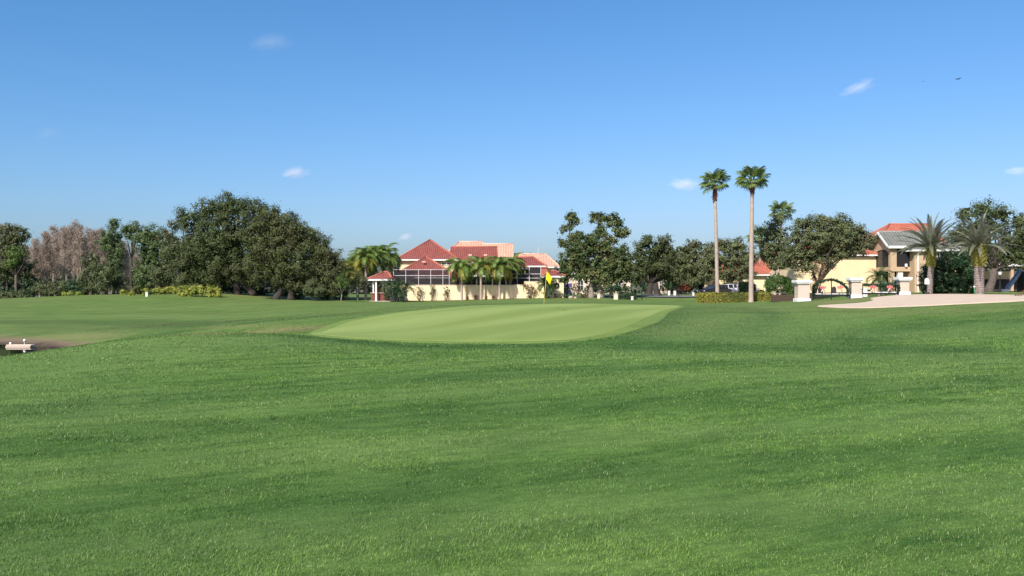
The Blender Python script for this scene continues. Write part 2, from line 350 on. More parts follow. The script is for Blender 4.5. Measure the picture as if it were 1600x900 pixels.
# worn, lush and pale turf; slope shade, crease shade and crest light painted in
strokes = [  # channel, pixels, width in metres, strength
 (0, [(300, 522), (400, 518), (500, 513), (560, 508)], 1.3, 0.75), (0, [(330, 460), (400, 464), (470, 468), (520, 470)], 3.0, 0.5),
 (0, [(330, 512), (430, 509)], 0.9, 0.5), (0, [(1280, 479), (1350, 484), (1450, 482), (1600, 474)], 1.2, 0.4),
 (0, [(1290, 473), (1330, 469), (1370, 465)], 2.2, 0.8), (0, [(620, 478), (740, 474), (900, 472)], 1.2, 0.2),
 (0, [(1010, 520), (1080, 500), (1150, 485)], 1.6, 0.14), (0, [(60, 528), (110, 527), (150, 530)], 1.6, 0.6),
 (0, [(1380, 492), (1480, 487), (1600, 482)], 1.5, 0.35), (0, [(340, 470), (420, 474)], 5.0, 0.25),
 (1, [(1175, 484), (1192, 492), (1180, 508), (1150, 522), (1100, 538)], 1.2, 0.9), (1, [(1145, 507), (1165, 515)], 0.8, 0.7),  # dark arc mixes growth difference with painted crease shading
 (1, [(1000, 541), (1150, 543), (1300, 546), (1420, 548)], 2.4, 0.9), (1, [(990, 530), (1020, 512), (1050, 495), (1070, 482)], 1.2, 0.75),  # dark valley line paints shade into the crease
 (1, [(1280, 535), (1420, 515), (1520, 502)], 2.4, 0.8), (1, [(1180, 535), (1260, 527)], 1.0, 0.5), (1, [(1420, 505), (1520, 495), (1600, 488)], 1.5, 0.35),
 (1, [(0, 503), (100, 503), (200, 504), (280, 506), (320, 506)], 3.2, 0.95), (1, [(60, 512), (160, 513), (250, 512)], 2.5, 0.6),  # dark band paints the shade of the slope facing away
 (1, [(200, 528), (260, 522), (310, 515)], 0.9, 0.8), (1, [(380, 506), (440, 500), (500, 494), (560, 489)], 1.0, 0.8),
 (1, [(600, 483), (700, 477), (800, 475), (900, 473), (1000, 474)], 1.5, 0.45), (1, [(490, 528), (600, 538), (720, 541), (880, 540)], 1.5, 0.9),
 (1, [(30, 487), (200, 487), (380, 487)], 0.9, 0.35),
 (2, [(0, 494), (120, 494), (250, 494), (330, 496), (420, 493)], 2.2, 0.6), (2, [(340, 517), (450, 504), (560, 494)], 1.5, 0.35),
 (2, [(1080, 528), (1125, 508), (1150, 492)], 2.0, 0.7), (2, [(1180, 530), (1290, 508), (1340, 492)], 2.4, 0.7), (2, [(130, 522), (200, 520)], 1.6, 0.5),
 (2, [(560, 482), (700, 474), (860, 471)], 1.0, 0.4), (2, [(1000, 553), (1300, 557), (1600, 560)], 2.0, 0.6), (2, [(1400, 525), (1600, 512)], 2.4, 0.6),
 (2, [(-40, 610), (60, 575), (150, 553), (260, 540), (360, 534)], 2.6, 0.7), (1, [(60, 850), (300, 835), (560, 800), (700, 765)], 0.7, 0.55), (2, [(600, 850), (800, 810), (1000, 770)], 0.5, 0.45), (1, [(1200, 800), (1400, 840), (1600, 850)], 0.6, 0.45)]  # pale stroke along the left crest paints it as sunlit
strokes += [(1, [(1020, 535), (1060, 512), (1100, 492), (1130, 482)], 3.2, 0.5), (1, [(1230, 530), (1400, 512), (1600, 500)], 4.0, 0.35)]  # broad dark strokes paint shade over the right slope
# faint mowing stripes across the foreground
for k, y0 in enumerate((585, 606, 640, 690, 745, 815)):
    strokes.append((2 if k % 2 else 1, [(-60, y0 + 64), (350, y0 + 30), (800, y0), (1250, y0 - 22), (1660, max(556, y0 - 52))], 0.55 if y0 > 640 else 0.8, 0.5))
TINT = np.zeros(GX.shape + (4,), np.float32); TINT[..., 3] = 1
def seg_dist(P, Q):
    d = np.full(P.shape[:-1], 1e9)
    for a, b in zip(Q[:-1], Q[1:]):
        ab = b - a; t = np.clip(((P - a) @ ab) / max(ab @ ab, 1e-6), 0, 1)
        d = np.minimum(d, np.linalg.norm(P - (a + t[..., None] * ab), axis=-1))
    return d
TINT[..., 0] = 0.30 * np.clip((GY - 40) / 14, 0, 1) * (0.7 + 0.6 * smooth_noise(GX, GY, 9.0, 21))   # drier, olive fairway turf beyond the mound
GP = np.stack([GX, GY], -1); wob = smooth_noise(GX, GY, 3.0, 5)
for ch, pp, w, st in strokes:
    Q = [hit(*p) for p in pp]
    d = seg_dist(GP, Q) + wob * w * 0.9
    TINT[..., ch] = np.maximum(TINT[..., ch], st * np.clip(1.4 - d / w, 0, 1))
nx, ny = len(xs), len(ys)
idx = np.arange(nx * ny).reshape(ny, nx)
Fq = np.stack([idx[:-1, :-1], idx[:-1, 1:], idx[1:, 1:], idx[1:, :-1]], -1).reshape(-1, 4)
gm = np_mesh('ground', np.stack([GX, GY, GZ], -1).reshape(-1, 3), Fq, True)
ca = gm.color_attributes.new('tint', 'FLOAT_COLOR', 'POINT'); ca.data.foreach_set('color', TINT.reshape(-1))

def turf_nodes(ns, ls, attr):
    """turf colour from world position: mottling, patches, mowing grain"""
    geo = ns.new('ShaderNodeNewGeometry')
    mp = N(ns, 'ShaderNodeMapping'); mp.inputs['Scale'].default_value = (0.32, 1.15, 1.0); rt = N(ns, 'ShaderNodeMapping'); rt.inputs['Rotation'].default_value = (0, 0, R(-30))
    ls.new(geo.outputs['Position'], rt.inputs['Vector']); ls.new(rt.outputs[0], mp.inputs['Vector'])
    a = N(ns, 'ShaderNodeTexNoise', Scale=0.28, Detail=4.0, Roughness=0.6); ls.new(mp.outputs[0], a.inputs['Vector'])
    b = N(ns, 'ShaderNodeTexNoise', Scale=1.5, Detail=6.0, Roughness=0.7); ls.new(mp.outputs[0], b.inputs['Vector'])
    c = mixc(ns, ls, ramp(ns, ls, a.outputs[0], 0.34, 0.66), (0.074, 0.155, 0.026), (0.128, 0.210, 0.048))
    c = mixc(ns, ls, ramp(ns, ls, b.outputs[0], 0.44, 0.66), c, (0.044, 0.104, 0.016))
    d = N(ns, 'ShaderNodeTexNoise', Scale=9.0, Detail=5.0, Roughness=0.8); ls.new(mp.outputs[0], d.inputs['Vector'])
    c = mixc(ns, ls, 1.0, c, mixc(ns, ls, ramp(ns, ls, d.outputs[0], 0.32, 0.68), (0.72, 0.74, 0.7), (1.3, 1.24, 1.25)), 'MULTIPLY')
    return geo, c
m, ns, ls, p = new_mat('turf')
geo, c = turf_nodes(ns, ls, None)
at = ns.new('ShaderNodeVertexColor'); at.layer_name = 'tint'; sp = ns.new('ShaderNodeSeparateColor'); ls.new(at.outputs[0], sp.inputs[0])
n3 = N(ns, 'ShaderNodeTexNoise', Scale=2.2, Detail=7.0, Roughness=0.75); ls.new(geo.outputs['Position'], n3.inputs['Vector'])
def times(ns, ls, a, b):
    q = ns.new('ShaderNodeMath'); q.operation = 'MULTIPLY'; ls.new(a, q.inputs[0]); ls.new(b, q.inputs[1]) if hasattr(b, 'is_linked') else setattr(q.inputs[1], 'default_value', b); return q.outputs[0]
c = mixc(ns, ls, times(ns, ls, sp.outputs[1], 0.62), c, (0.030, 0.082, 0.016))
c = mixc(ns, ls, times(ns, ls, sp.outputs[2], 0.7), c, (0.125, 0.20, 0.052))
c = mixc(ns, ls, times(ns, ls, sp.outputs[0], ramp(ns, ls, n3.outputs[0], 0.2, 0.6)), c, (0.225, 0.185, 0.085))
# bare mud next to the pond: below 1 m under the turf level
sx = ns.new('ShaderNodeSeparateXYZ'); ls.new(geo.outputs['Position'], sx.inputs[0])
nz = N(ns, 'ShaderNodeTexNoise', Scale=0.8, Detail=5.0); ls.new(geo.outputs['Position'], nz.inputs['Vector'])
zz = ns.new('ShaderNodeMath'); zz.operation = 'MULTIPLY_ADD'; ls.new(nz.outputs[0], zz.inputs[0]); zz.inputs[1].default_value = 0.22; ls.new(sx.outputs[2], zz.inputs[2])
c = mixc(ns, ls, ramp(ns, ls, zz.outputs[0], -0.90, -1.01), c, mixc(ns, ls, ramp(ns, ls, zz.outputs[0], -1.02, -1.16), mixc(ns, ls, n3.outputs[0], (0.11, 0.08, 0.05), (0.24, 0.185, 0.11)), (0.045, 0.03, 0.022)))
ls.new(c, p.inputs['Base Color']); p.inputs['Roughness'].default_value = 0.85; p.inputs['Specular IOR Level'].default_value = 0.12
n4 = N(ns, 'ShaderNodeTexNoise', Scale=14.0, Detail=6.0, Roughness=0.75); ls.new(geo.outputs['Position'], n4.inputs['Vector'])
b = N(ns, 'ShaderNodeBump', Strength=0.55, Distance=0.05); ls.new(n4.outputs[0], b.inputs['Height']); ls.new(b.outputs[0], p.inputs['Normal'])
MT['turf'] = m
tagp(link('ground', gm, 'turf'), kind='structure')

def sheet(name, pix, mat, lift, step=0.5, world_pts=None):
    """an outline on the ground filled with a fine grid that follows it"""
    Q = np.array([hit(*p_) for p_ in pix]) if world_pts is None else np.array(world_pts, float)
    n = len(Q); out = []                              # closed Catmull-Rom
    for i in range(n):
        p0, p1, p2, p3 = Q[i - 1], Q[i], Q[(i + 1) % n], Q[(i + 2) % n]
        for t in np.linspace(0, 1, 10, endpoint=False):
            out.append(0.5 * ((2 * p1) + (p2 - p0) * t + (2 * p0 - 5 * p1 + 4 * p2 - p3) * t * t + (3 * p1 - p0 - 3 * p2 + p3) * t ** 3))
    B = np.array(out); c0 = B.mean(0); m_ = len(B); rings = 46
    T = np.sqrt(np.linspace(0.0, 1, rings))
    V = np.concatenate([c0 + (B - c0) * t for t in T])
    z = gi(V[:, 0], V[:, 1]) + lift
    z[-m_:] -= lift + 0.03                            # the edge dips into the turf
    V = np.c_[V, z]; ix = np.arange(m_)
    Fs = [np.stack([r_ * m_ + ix, r_ * m_ + (ix + 1) % m_, (r_ + 1) * m_ + (ix + 1) % m_, (r_ + 1) * m_ + ix], -1) for r_ in range(rings - 1)]
    Fs = np.concatenate(Fs)[:, ::-1] if ((B[:, 0] * np.roll(B[:, 1], -1) - np.roll(B[:, 0], -1) * B[:, 1]).sum() < 0) else np.concatenate(Fs)
    return tagp(link(name, np_mesh(name, V, Fs, True), mat), kind='structure'), B
# putting green
m, ns, ls, p = new_mat('putting_green')
geo = ns.new('ShaderNodeNewGeometry')
a = N(ns, 'ShaderNodeTexNoise', Scale=0.18, Detail=4.0)
mr_ = N(ns, 'ShaderNodeMapping'); mr_.inputs['Rotation'].default_value = (0, 0, R(-66)); ls.new(geo.outputs['Position'], mr_.inputs['Vector'])
mp = N(ns, 'ShaderNodeMapping'); mp.inputs['Scale'].default_value = (0.12, 1.5, 1.0)
ls.new(mr_.outputs[0], mp.inputs['Vector']); ls.new(mp.outputs[0], a.inputs['Vector'])
c = mixc(ns, ls, ramp(ns, ls, a.outputs[0], 0.42, 0.58), (0.172, 0.235, 0.056), (0.235, 0.298, 0.084))
n5 = N(ns, 'ShaderNodeTexNoise', Scale=3.0, Detail=8.0, Roughness=0.7); ls.new(geo.outputs['Position'], n5.inputs['Vector'])
c = mixc(ns, ls, ramp(ns, ls, n5.outputs[0], 0.5, 0.8), c, (0.18, 0.245, 0.06))
ls.new(c, p.inputs['Base Color']); p.inputs['Roughness'].default_value = 0.85; p.inputs['Specular IOR Level'].default_value = 0.1
b = N(ns, 'ShaderNodeBump', Strength=0.2, Distance=0.02); ls.new(n5.outputs[0], b.inputs['Height']); ls.new(b.outputs[0], p.inputs['Normal'])
MT['green'] = m
green_px = [(482, 523), (540, 528.5), (620, 532.5), (700, 534.5), (780, 535), (850, 534), (905, 530), (950, 522), (985, 511), (1010, 499), (1038, 486), (1062, 478.5),
            (1000, 477), (930, 475.5), (860, 475.5), (790, 477), (720, 480.5), (645, 487), (585, 496), (530, 509)]
m, ns, ls, p = new_mat('collar_turf')
geo, c = turf_nodes(ns, ls, None)
ls.new(mixc(ns, ls, 0.5, c, (0.20, 0.26, 0.066)), p.inputs['Base Color']); p.inputs['Roughness'].default_value = 0.85; p.inputs['Specular IOR Level'].default_value = 0.1
MT['collar'] = m
green, GB = sheet('putting_green', green_px, 'green', 0.045)
gc = GB.mean(0); gn = GB - gc; gn /= np.linalg.norm(gn, axis=1, keepdims=True)
sheet('green_collar', None, 'collar', 0.022, world_pts=(GB + gn * 0.75)[::6])
# sand bunker
m, ns, ls, p = new_mat('sand')
geo = ns.new('ShaderNodeNewGeometry')
a = N(ns, 'ShaderNodeTexNoise', Scale=0.9, Detail=7.0, Roughness=0.7); ls.new(geo.outputs['Position'], a.inputs['Vector'])
c = mixc(ns, ls, ramp(ns, ls, a.outputs[0], 0.35, 0.7), (0.56, 0.44, 0.32), (0.47, 0.36, 0.255))
ls.new(c, p.inputs['Base Color']); p.inputs['Roughness'].default_value = 0.95
b = N(ns, 'ShaderNodeBump', Strength=0.5, Distance=0.06); ls.new(a.outputs[0], b.inputs['Height']); ls.new(b.outputs[0], p.inputs['Normal'])
MT['sand'] = m
bw = [hit(*q) for q in [(1277, 478.5), (1310, 481), (1350, 481.5), (1400, 480), (1450, 478), (1520, 474.5), (1600, 470.5), (1690, 467)]]
bw += [np.array([x_, y_]) for x_, y_ in [(49, 66), (45, 72), (41, 75), (36.5, 75), (31.8, 73.5), (28.8, 71), (27.3, 67), (24.6, 63)]]
sheet('sand_bunker', None, 'sand', 0.05, world_pts=bw)
# pond
m, ns, ls, p = new_mat('pond_water')
p.inputs['Base Color'].default_value = (0.010, 0.014, 0.012, 1); p.inputs['Roughness'].default_value = 0.03; p.inputs['Specular IOR Level'].default_value = 0.4
tc = ns.new('ShaderNodeTexCoord'); a = N(ns, 'ShaderNodeTexNoise', Scale=1.2, Detail=3.0); ls.new(tc.outputs['Object'], a.inputs['Vector'])
b = N(ns, 'ShaderNodeBump', Strength=0.03, Distance=0.02); ls.new(a.outputs[0], b.inputs['Height']); ls.new(b.outputs[0], p.inputs['Normal'])
MT['water'] = m
WZ = -1.25
o = MB().box(-75, -10, 24, 52, WZ - 0.02, WZ).build('pond', 'water'); tagp(o, kind='structure')
# road, kerbs and pavement beyond the green
def strip(name, mat, pts, w, lift, kind='structure'):
    V = []; Fs = []
    P = [np.array(p_, float) for p_ in pts]; fine = []
    for a_, b_ in zip(P[:-1], P[1:]):
        k = max(2, int(np.linalg.norm(b_ - a_) / 1.0)); fine += [a_ + (b_ - a_) * t for t in np.linspace(0, 1, k, endpoint=False)]
    fine.append(P[-1]); cols = max(3, int(w / 0.7))
    for i, q in enumerate(fine):
        d = fine[min(i + 1, len(fine) - 1)] - fine[max(i - 1, 0)]; d = d / np.linalg.norm(d); nrm = np.array([-d[1], d[0]])
        for s_ in np.linspace(-w / 2, w / 2, cols):
            e = q + nrm * s_; V.append((e[0], e[1], gh(*e) + lift))
    for i in range(len(fine) - 1):
        for k in range(cols - 1): Fs.append((i * cols + k + 1, i * cols + k, (i + 1) * cols + k, (i + 1) * cols + k + 1))
    o_ = link(name, np_mesh(name, V, Fs, True), mat); tagp(o_, kind=kind); return o_
road = [(12, 122), (17, 117.5), (22, 113.5), (28, 110), (36, 106), (50, 101), (70, 96)]
strip('road', 'asphalt', road, 6.0, 0.10)
strip('kerb', 'concrete', [(a_ + 1.6, b_ + 2.8) for a_, b_ in road], 0.35, 0.24)
strip('pavement', 'concrete', [(a_ + 2.7, b_ + 5.1) for a_, b_ in road], 1.5, 0.2)
strip('driveway', 'concrete', [(26, 114.2), (30, 121), (33, 127)], 4.0, 0.14)
strip('path', 'concrete', [(4, 109.5), (9, 111.5), (13, 113.5)], 1.0, 0.05)
strip('flower_bed', 'mulch', [(-14, 111.3), (-6, 111.3), (2, 111.3)], 0.9, 0.045)

# ------------------------------------------------------------------ foreground grass blades
def grass(n):
    r = np.exp(rng.uniform(math.log(4.0), math.log(72), n)); th = rng.uniform(R(-37), R(37), n)
    x = r * np.sin(th); y = r * np.cos(th)
    keep = np.ones(n, bool)                                              # none on the green
    from_poly = np.zeros(n, bool)
    j = len(GB) - 1
    for i in range(len(GB)):
        xi, yi = GB[i]; xj, yj = GB[j]
        cnd = ((yi > y) != (yj > y)) & (x < (xj - xi) * (y - yi) / (yj - yi + 1e-12) + xi); from_poly ^= cnd; j = i
    z = gi(x, y); keep = ~from_poly & (z > -0.8) & (rng.random(n) < np.clip((72 - r) / 22, 0, 1))
    x, y, z, r = x[keep], y[keep], z[keep], r[keep]; n = len(x)
    fac = np.maximum(1, r / 7.0); fac = np.minimum(fac, 5)
    h = rng.uniform(0.010, 0.023, n) * fac ** 0.4
    clump = smooth_noise(x, y, 0.22, 11) + 0.8 * smooth_noise(x, y, 0.7, 12)
    h *= np.maximum(0.6, 1 + 1.1 * clump)
    w = 0.0052 * fac * rng.uniform(0.7, 1.3, n)
    az = rng.uniform(0, 2 * math.pi, n); lean = rng.uniform(0.3, 1.3, n)
    lx, ly = np.cos(az) * np.sin(lean) + 0.18, np.sin(az) * np.sin(lean) + 0.05
    bx, by = -np.sin(az), np.cos(az)
    base = np.stack([x, y, z - 0.004], -1); side = np.stack([bx * w / 2, by * w / 2, np.zeros(n)], -1)
    tip = base + np.stack([lx * h, ly * h, np.cos(lean) * h + 0.004], -1)
    V = np.stack([base - side, base + side, tip], 1).reshape(-1, 3)
    me = np_mesh('grass', V, np.arange(3 * n).reshape(-1, 3))
    i = np.clip(np.searchsorted(xs, x) - 1, 0, len(xs) - 2); j = np.clip(np.searchsorted(ys, y) - 1, 0, len(ys) - 2)
    for ch, nm in ((1, 'lush_shade'), (2, 'pale'), (0, 'worn')):
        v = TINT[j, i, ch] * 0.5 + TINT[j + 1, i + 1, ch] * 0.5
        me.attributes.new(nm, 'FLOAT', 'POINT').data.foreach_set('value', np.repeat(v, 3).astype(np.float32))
    return me
m, ns, ls, p = new_mat('grass_blades')
geo, c = turf_nodes(ns, ls, None)
cl = N(ns, 'ShaderNodeTexNoise', Scale=4.5, Detail=3.0); ls.new(geo.outputs['Position'], cl.inputs['Vector'])
c = mixc(ns, ls, 1.0, c, mixc(ns, ls, geo.outputs['Random Per Island'], (0.42, 0.46, 0.38), (2.55, 2.5, 2.35)), 'MULTIPLY')
c = mixc(ns, ls, ramp(ns, ls, cl.outputs[0], 0.5, 0.75), c, (0.058, 0.125, 0.030))
for nm, k_, col_ in (('lush_shade', 0.85, (0.030, 0.088, 0.018)), ('pale', 0.7, (0.17, 0.26, 0.08)), ('worn', 0.9, (0.22, 0.18, 0.09))):  # dark tint holds thick growth plus painted slope and crease shade
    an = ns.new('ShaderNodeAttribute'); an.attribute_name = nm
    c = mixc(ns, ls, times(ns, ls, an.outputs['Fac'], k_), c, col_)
hi = ns.new('ShaderNodeMath'); hi.operation = 'GREATER_THAN'; ls.new(geo.outputs['Random Per Island'], hi.inputs[0]); hi.inputs[1].default_value = 0.95
c = mixc(ns, ls, hi.outputs[0], c, (0.33, 0.36, 0.17))
ls.new(c, p.inputs['Base Color']); p.inputs['Roughness'].default_value = 0.5; p.inputs['Specular IOR Level'].default_value = 0.3
t = ns.new('ShaderNodeBsdfTranslucent'); ls.new(c, t.inputs[0]); mx = ns.new('ShaderNodeMixShader'); mx.inputs[0].default_value = 0.3
ls.new(p.outputs[0], mx.inputs[1]); ls.new(t.outputs[0], mx.inputs[2]); ls.new(mx.outputs[0], ns['Material Output'].inputs[0])
MT['blades'] = m
tagp(link('grass', grass(1050000), 'blades'), 'short mown green turf covering the foreground', 'grass', kind='stuff')

# ------------------------------------------------------------------ foliage
def unit(n):
    v = rng.normal(size=(n, 3)); return v / np.linalg.norm(v, axis=1, keepdims=True)
def leaves(C, Nn, size, aspect=0.55, flat=None):
    """diamond leaves at C facing roughly Nn"""
    n = len(C); Nn = Nn / np.linalg.norm(Nn, axis=1, keepdims=True)
    t = np.cross(Nn, unit(n)); t /= np.linalg.norm(t, axis=1, keepdims=True) + 1e-9; b = np.cross(Nn, t)
    L = (size * rng.uniform(0.6, 1.45, n))[:, None] / 2; Wd = L * aspect
    V = np.stack([C - t * L, C + b * Wd, C + t * L, C - b * Wd], 1).reshape(-1, 3)
    return V
def crown_mesh(name, blobs, size, dens, clr=0.7, base=(0, 0, 0), inner=0.35, aspect=0.55, up=0.5, tips=None, core=9, jit=0.2):
    """blobs: (x,y,z,rx,ry,rz) -> leaf clumps spread through each blob, more towards its outside"""
    VV = []
    for bx_ in blobs:
        c = np.array(bx_[:3]); rad = np.array(bx_[3:6]); area = math.pi * rad[0] * rad[2]
        n = int(dens * 2.3 * area)
        if n < 4: continue
        k = max(5, int(1.5 * area / (clr * clr)))
        d = unit(k); rr = inner + (1 - inner) * rng.random(k) ** 0.45
        rr *= rng.uniform(0.78, 1.0 + jit, k)
        cc = c + d * rr[:, None] * rad; cr = clr * rng.uniform(0.45, 1.0, k)
        if tips is not None: tips.extend(cc[:: max(1, k // 10)])
        w = cr ** 2; ids = rng.choice(k, n, p=w / w.sum())
        off = rng.normal(size=(n, 3)) * np.array([0.52, 0.52, 0.40]) * cr[ids][:, None]
        nn = off / cr[ids][:, None] + 0.55 * d[ids] + np.array([0, 0, up]) + 0.75 * unit(n)
        VV.append(leaves(cc[ids] + off, nn, size * 0.88, aspect))
        ni = int(core * area)                                        # big inner sprays make the crown opaque
        if ni: VV.append(leaves(c + unit(ni) * rad * (0.66 * rng.random((ni, 1)) ** 0.4), unit(ni), size * 2.3, 0.7))
    V = np.concatenate(VV) - np.array(base)
    return np_mesh(name, V, np.arange(len(V)).reshape(-1, 4))
def px_blobs(bl, Y, dy=0.0):
    s = Y / F; out = []
    for b in bl:
        px, py, rx, ry = b[:4]; yo = b[4] if len(b) > 4 else 0.0; rd = b[5] if len(b) > 5 else max(rx, ry) * 0.85
        out.append(((px - 800) * s, Y + dy + yo, EYE - (py - 450) * s, rx * s, rd * s, ry * s))
    return out
def limb(mb, a, b, r0, r1, bend=0.12, n=5, seg=7):
    a, b = np.array(a, float), np.array(b, float); L = np.linalg.norm(b - a)
    off = rng.normal(size=3) * bend * L; off[2] = abs(off[2]) * 0.6
    P = [a + (b - a) * t + off * math.sin(math.pi * t) for t in np.linspace(0, 1, n)]
    mb.tube(P, [r0 + (r1 - r0) * t for t in np.linspace(0, 1, n)], seg)
def tree(name, label, Y, trunk_px, bl, leaf='oak', bark='bark', size=0.22, dens=130, clr=0.75, r=0.35, cat='tree', group=None,
         limbs=10, extra=(), inner=0.35, sink=0.15, fork=0.35, aspect=0.55, core=9):
    """trunk_px: x pixel of the foot; bl: crown lobes in photo pixels at depth Y"""
    x0 = PX(trunk_px, Y); z0 = gh(x0, Y); th = thing(name, label, cat, (x0, Y, z0), group)
    B = px_blobs(bl, Y); tips = []
    cm = crown_mesh('crown', B, size, dens, clr, (x0, Y, z0), inner, aspect, tips=tips, core=core)
    zc = sum(b[2] * b[3] for b in B) / sum(b[3] for b in B); xc = sum(b[0] * b[3] for b in B) / sum(b[3] for b in B)
    mb = MB(); zb = min(b[2] - b[5] * 0.6 for b in B)
    top = np.array([x0 + (xc - x0) * 0.35, Y, max(z0 + 1.0, z0 + (zc - z0) * fork)])
    for fx in (x0,) + tuple(PX(e, Y) for e in extra):
        foot = np.array([fx, Y, z0 - sink]); t2 = top + np.array([(fx - x0) * 0.6, 0, 0])
        mb.tube([foot, foot + (0, 0, 0.25 + sink), foot + (t2 - foot) * 0.55 + rng.normal(size=3) * 0.06, t2], [r * 1.5, r * 1.05, r * 0.85, r * 0.72], 10)
    sel = rng.permutation(len(tips))[:limbs]
    for i in sel: limb(mb, top - np.array([0, 0, 0.15]), tips[i], r * 0.4, r * 0.06)
    mb.build('trunk', bark, th, smooth=True)
    link('crown', cm, leaf, th)
    return th
def bush(name, label, Y, bl, leaf='dark_shrub', size=0.14, dens=260, clr=0.3, cat='shrub', group=None, stem='bark_dark', inner=0.5, aspect=0.6, jit=0.12):
    x0 = PX(bl[0][0], Y); z0 = gh(x0, Y); th = thing(name, label, cat, (x0, Y, z0), group)
    B = px_blobs(bl, Y)
    B = [(b[0], b[1], max(b[2], z0 + b[5] * 0.6), b[3], b[4], b[5]) for b in B]
    tips = []; cm = crown_mesh('foliage', B, size, dens, clr, (x0, Y, z0), inner, aspect, tips=tips, jit=jit)
    mb = MB()
    for i in range(min(5, len(tips))): limb(mb, (x0 + rng.normal() * 0.05, Y, z0 - 0.1), tips[i], 0.035, 0.012, n=4, seg=5)
    mb.build('stem', stem, th); link('foliage', cm, leaf, th)
    return th
def leaf_box(name, x0, x1, y0, y1, z0, z1, size, dens, base, rough=0.08):
    """a clipped hedge: leaves through the outer skin of a box"""
    faces = [((x1 - x0) * (z1 - z0), 1), ((x1 - x0) * (z1 - z0), 1), ((y1 - y0) * (z1 - z0), 0), ((y1 - y0) * (z1 - z0), 0), ((x1 - x0) * (y1 - y0), 2)]
    VV = []
    for q, (ar, ax) in enumerate(faces):
        n = int(ar * dens); u = rng.random((n, 3)) * (x1 - x0, y1 - y0, z1 - z0) + (x0, y0, z0); nn = unit(n) * 0.8
        if ax == 1: u[:, 1] = (y0 if q == 0 else y1) + rng.normal(size=n) * rough; nn[:, 1] += -1 if q == 0 else 1
        elif ax == 0: u[:, 0] = (x0 if q == 2 else x1) + rng.normal(size=n) * rough; nn[:, 0] += -1 if q == 2 else 1
        else: u[:, 2] = z1 + rng.normal(size=n) * rough; nn[:, 2] += 1
        u[:, 2] += 0.10 * smooth_noise(u[:, 0], u[:, 1] + q * 7, 0.6, 3) * ((u[:, 2] - z0) / (z1 - z0))
        VV.append(leaves(u, nn, size, 0.6))
    V = np.concatenate(VV) - np.array(base)
    return np_mesh(name, V, np.arange(len(V)).reshape(-1, 4))
def hedge(name, label, Y, px0, px1, top_py, depth, leaf, size=0.11, dens=420, cat='hedge', zb=None, group=None):
    x0, x1 = PX(px0, Y), PX(px1, Y); z1 = PZ(top_py, Y); zg = min(gh(x0, Y), gh(x1, Y)); xm = (x0 + x1) / 2
    th = thing(name, label, cat, (xm, Y + depth / 2, zg), group)
    link('foliage', leaf_box('foliage', x0, x1, Y, Y + depth, zg, z1, size, dens, th.location), leaf, th)
    mb = MB()
    for k in range(max(2, int((x1 - x0) / 0.8))):
        xx = x0 + (x1 - x0) * (k + 0.5) / max(2, int((x1 - x0) / 0.8))
        mb.tube([(xx, Y + depth / 2, zg - 0.1), (xx + 0.05, Y + depth / 2, zg + (z1 - zg) * 0.8)], [0.03, 0.015], 5)
    mb.box(x0 + 0.12, x1 - 0.12, Y + 0.14, Y + depth - 0.14, zg - 0.05, z1 - 0.14)
    mb.build('stem', 'bark_dark', th)
    return th

# ------------------------------------------------------------------ palms
def frond_mesh(name, L, droop, n, ll, lw, hang, seed, fold=0.35):
    r = np.random.default_rng(seed); V = []; Fc = []
    K = 14; P = [np.zeros(3)]; Tn = []
    for i in range(K):
        a = -droop * ((i + 0.5) / K) ** 1.6; d = np.array([math.cos(a), 0, math.sin(a)]); Tn.append(d); P.append(P[-1] + d * L / K)
    Tn.append(Tn[-1]); P = np.array(P); Tn = np.array(Tn)
    for i in range(K):                                              # rachis: flat three-sided strip
        w = 0.045 * (1 - i / K) * L / 3 + 0.008; b = len(V)
        for q, ww in ((P[i], w), (P[i + 1], w * 0.93)):
            V += [q + (0, -ww, 0), q + (0, ww, 0), q + (0, 0, ww * 1.2)]
        Fc += [(b, b + 1, b + 4), (b, b + 4, b + 3), (b + 1, b + 2, b + 5), (b + 1, b + 5, b + 4), (b + 2, b, b + 3), (b + 2, b + 3, b + 5)]
    for t in np.linspace(0.14, 0.99, n):
        k = t * K; i = min(int(k), K - 1); p0 = P[i] + (P[i + 1] - P[i]) * (k - i); tg = Tn[i]; nz = np.cross(tg, (0, 1, 0))
        nz = -nz if nz[2] < 0 else nz
        le = ll * (0.35 + 1.0 * math.sin(math.pi * min(1, t * 0.92 + 0.08))) * r.uniform(0.85, 1.1)
        for s in (-1, 1):
            d = np.array([0, s * 0.85, 0]) + tg * (0.45 + 0.5 * t) + nz * fold * r.uniform(0.3, 1.2); d /= np.linalg.norm(d)
            mid = p0 + d * le * 0.55; e = mid + (d * 0.45 + np.array([0, 0, -hang])) * le * 0.6
            wv = tg * lw / 2; b = len(V)
            V += [p0 - wv * 0.5, p0 + wv * 0.5, mid - wv, mid + wv, e]
            Fc += [(b, b + 1, b + 3), (b, b + 3, b + 2), (b + 2, b + 3, b + 4)]
    return np_mesh(name, np.array(V), np.array(Fc))
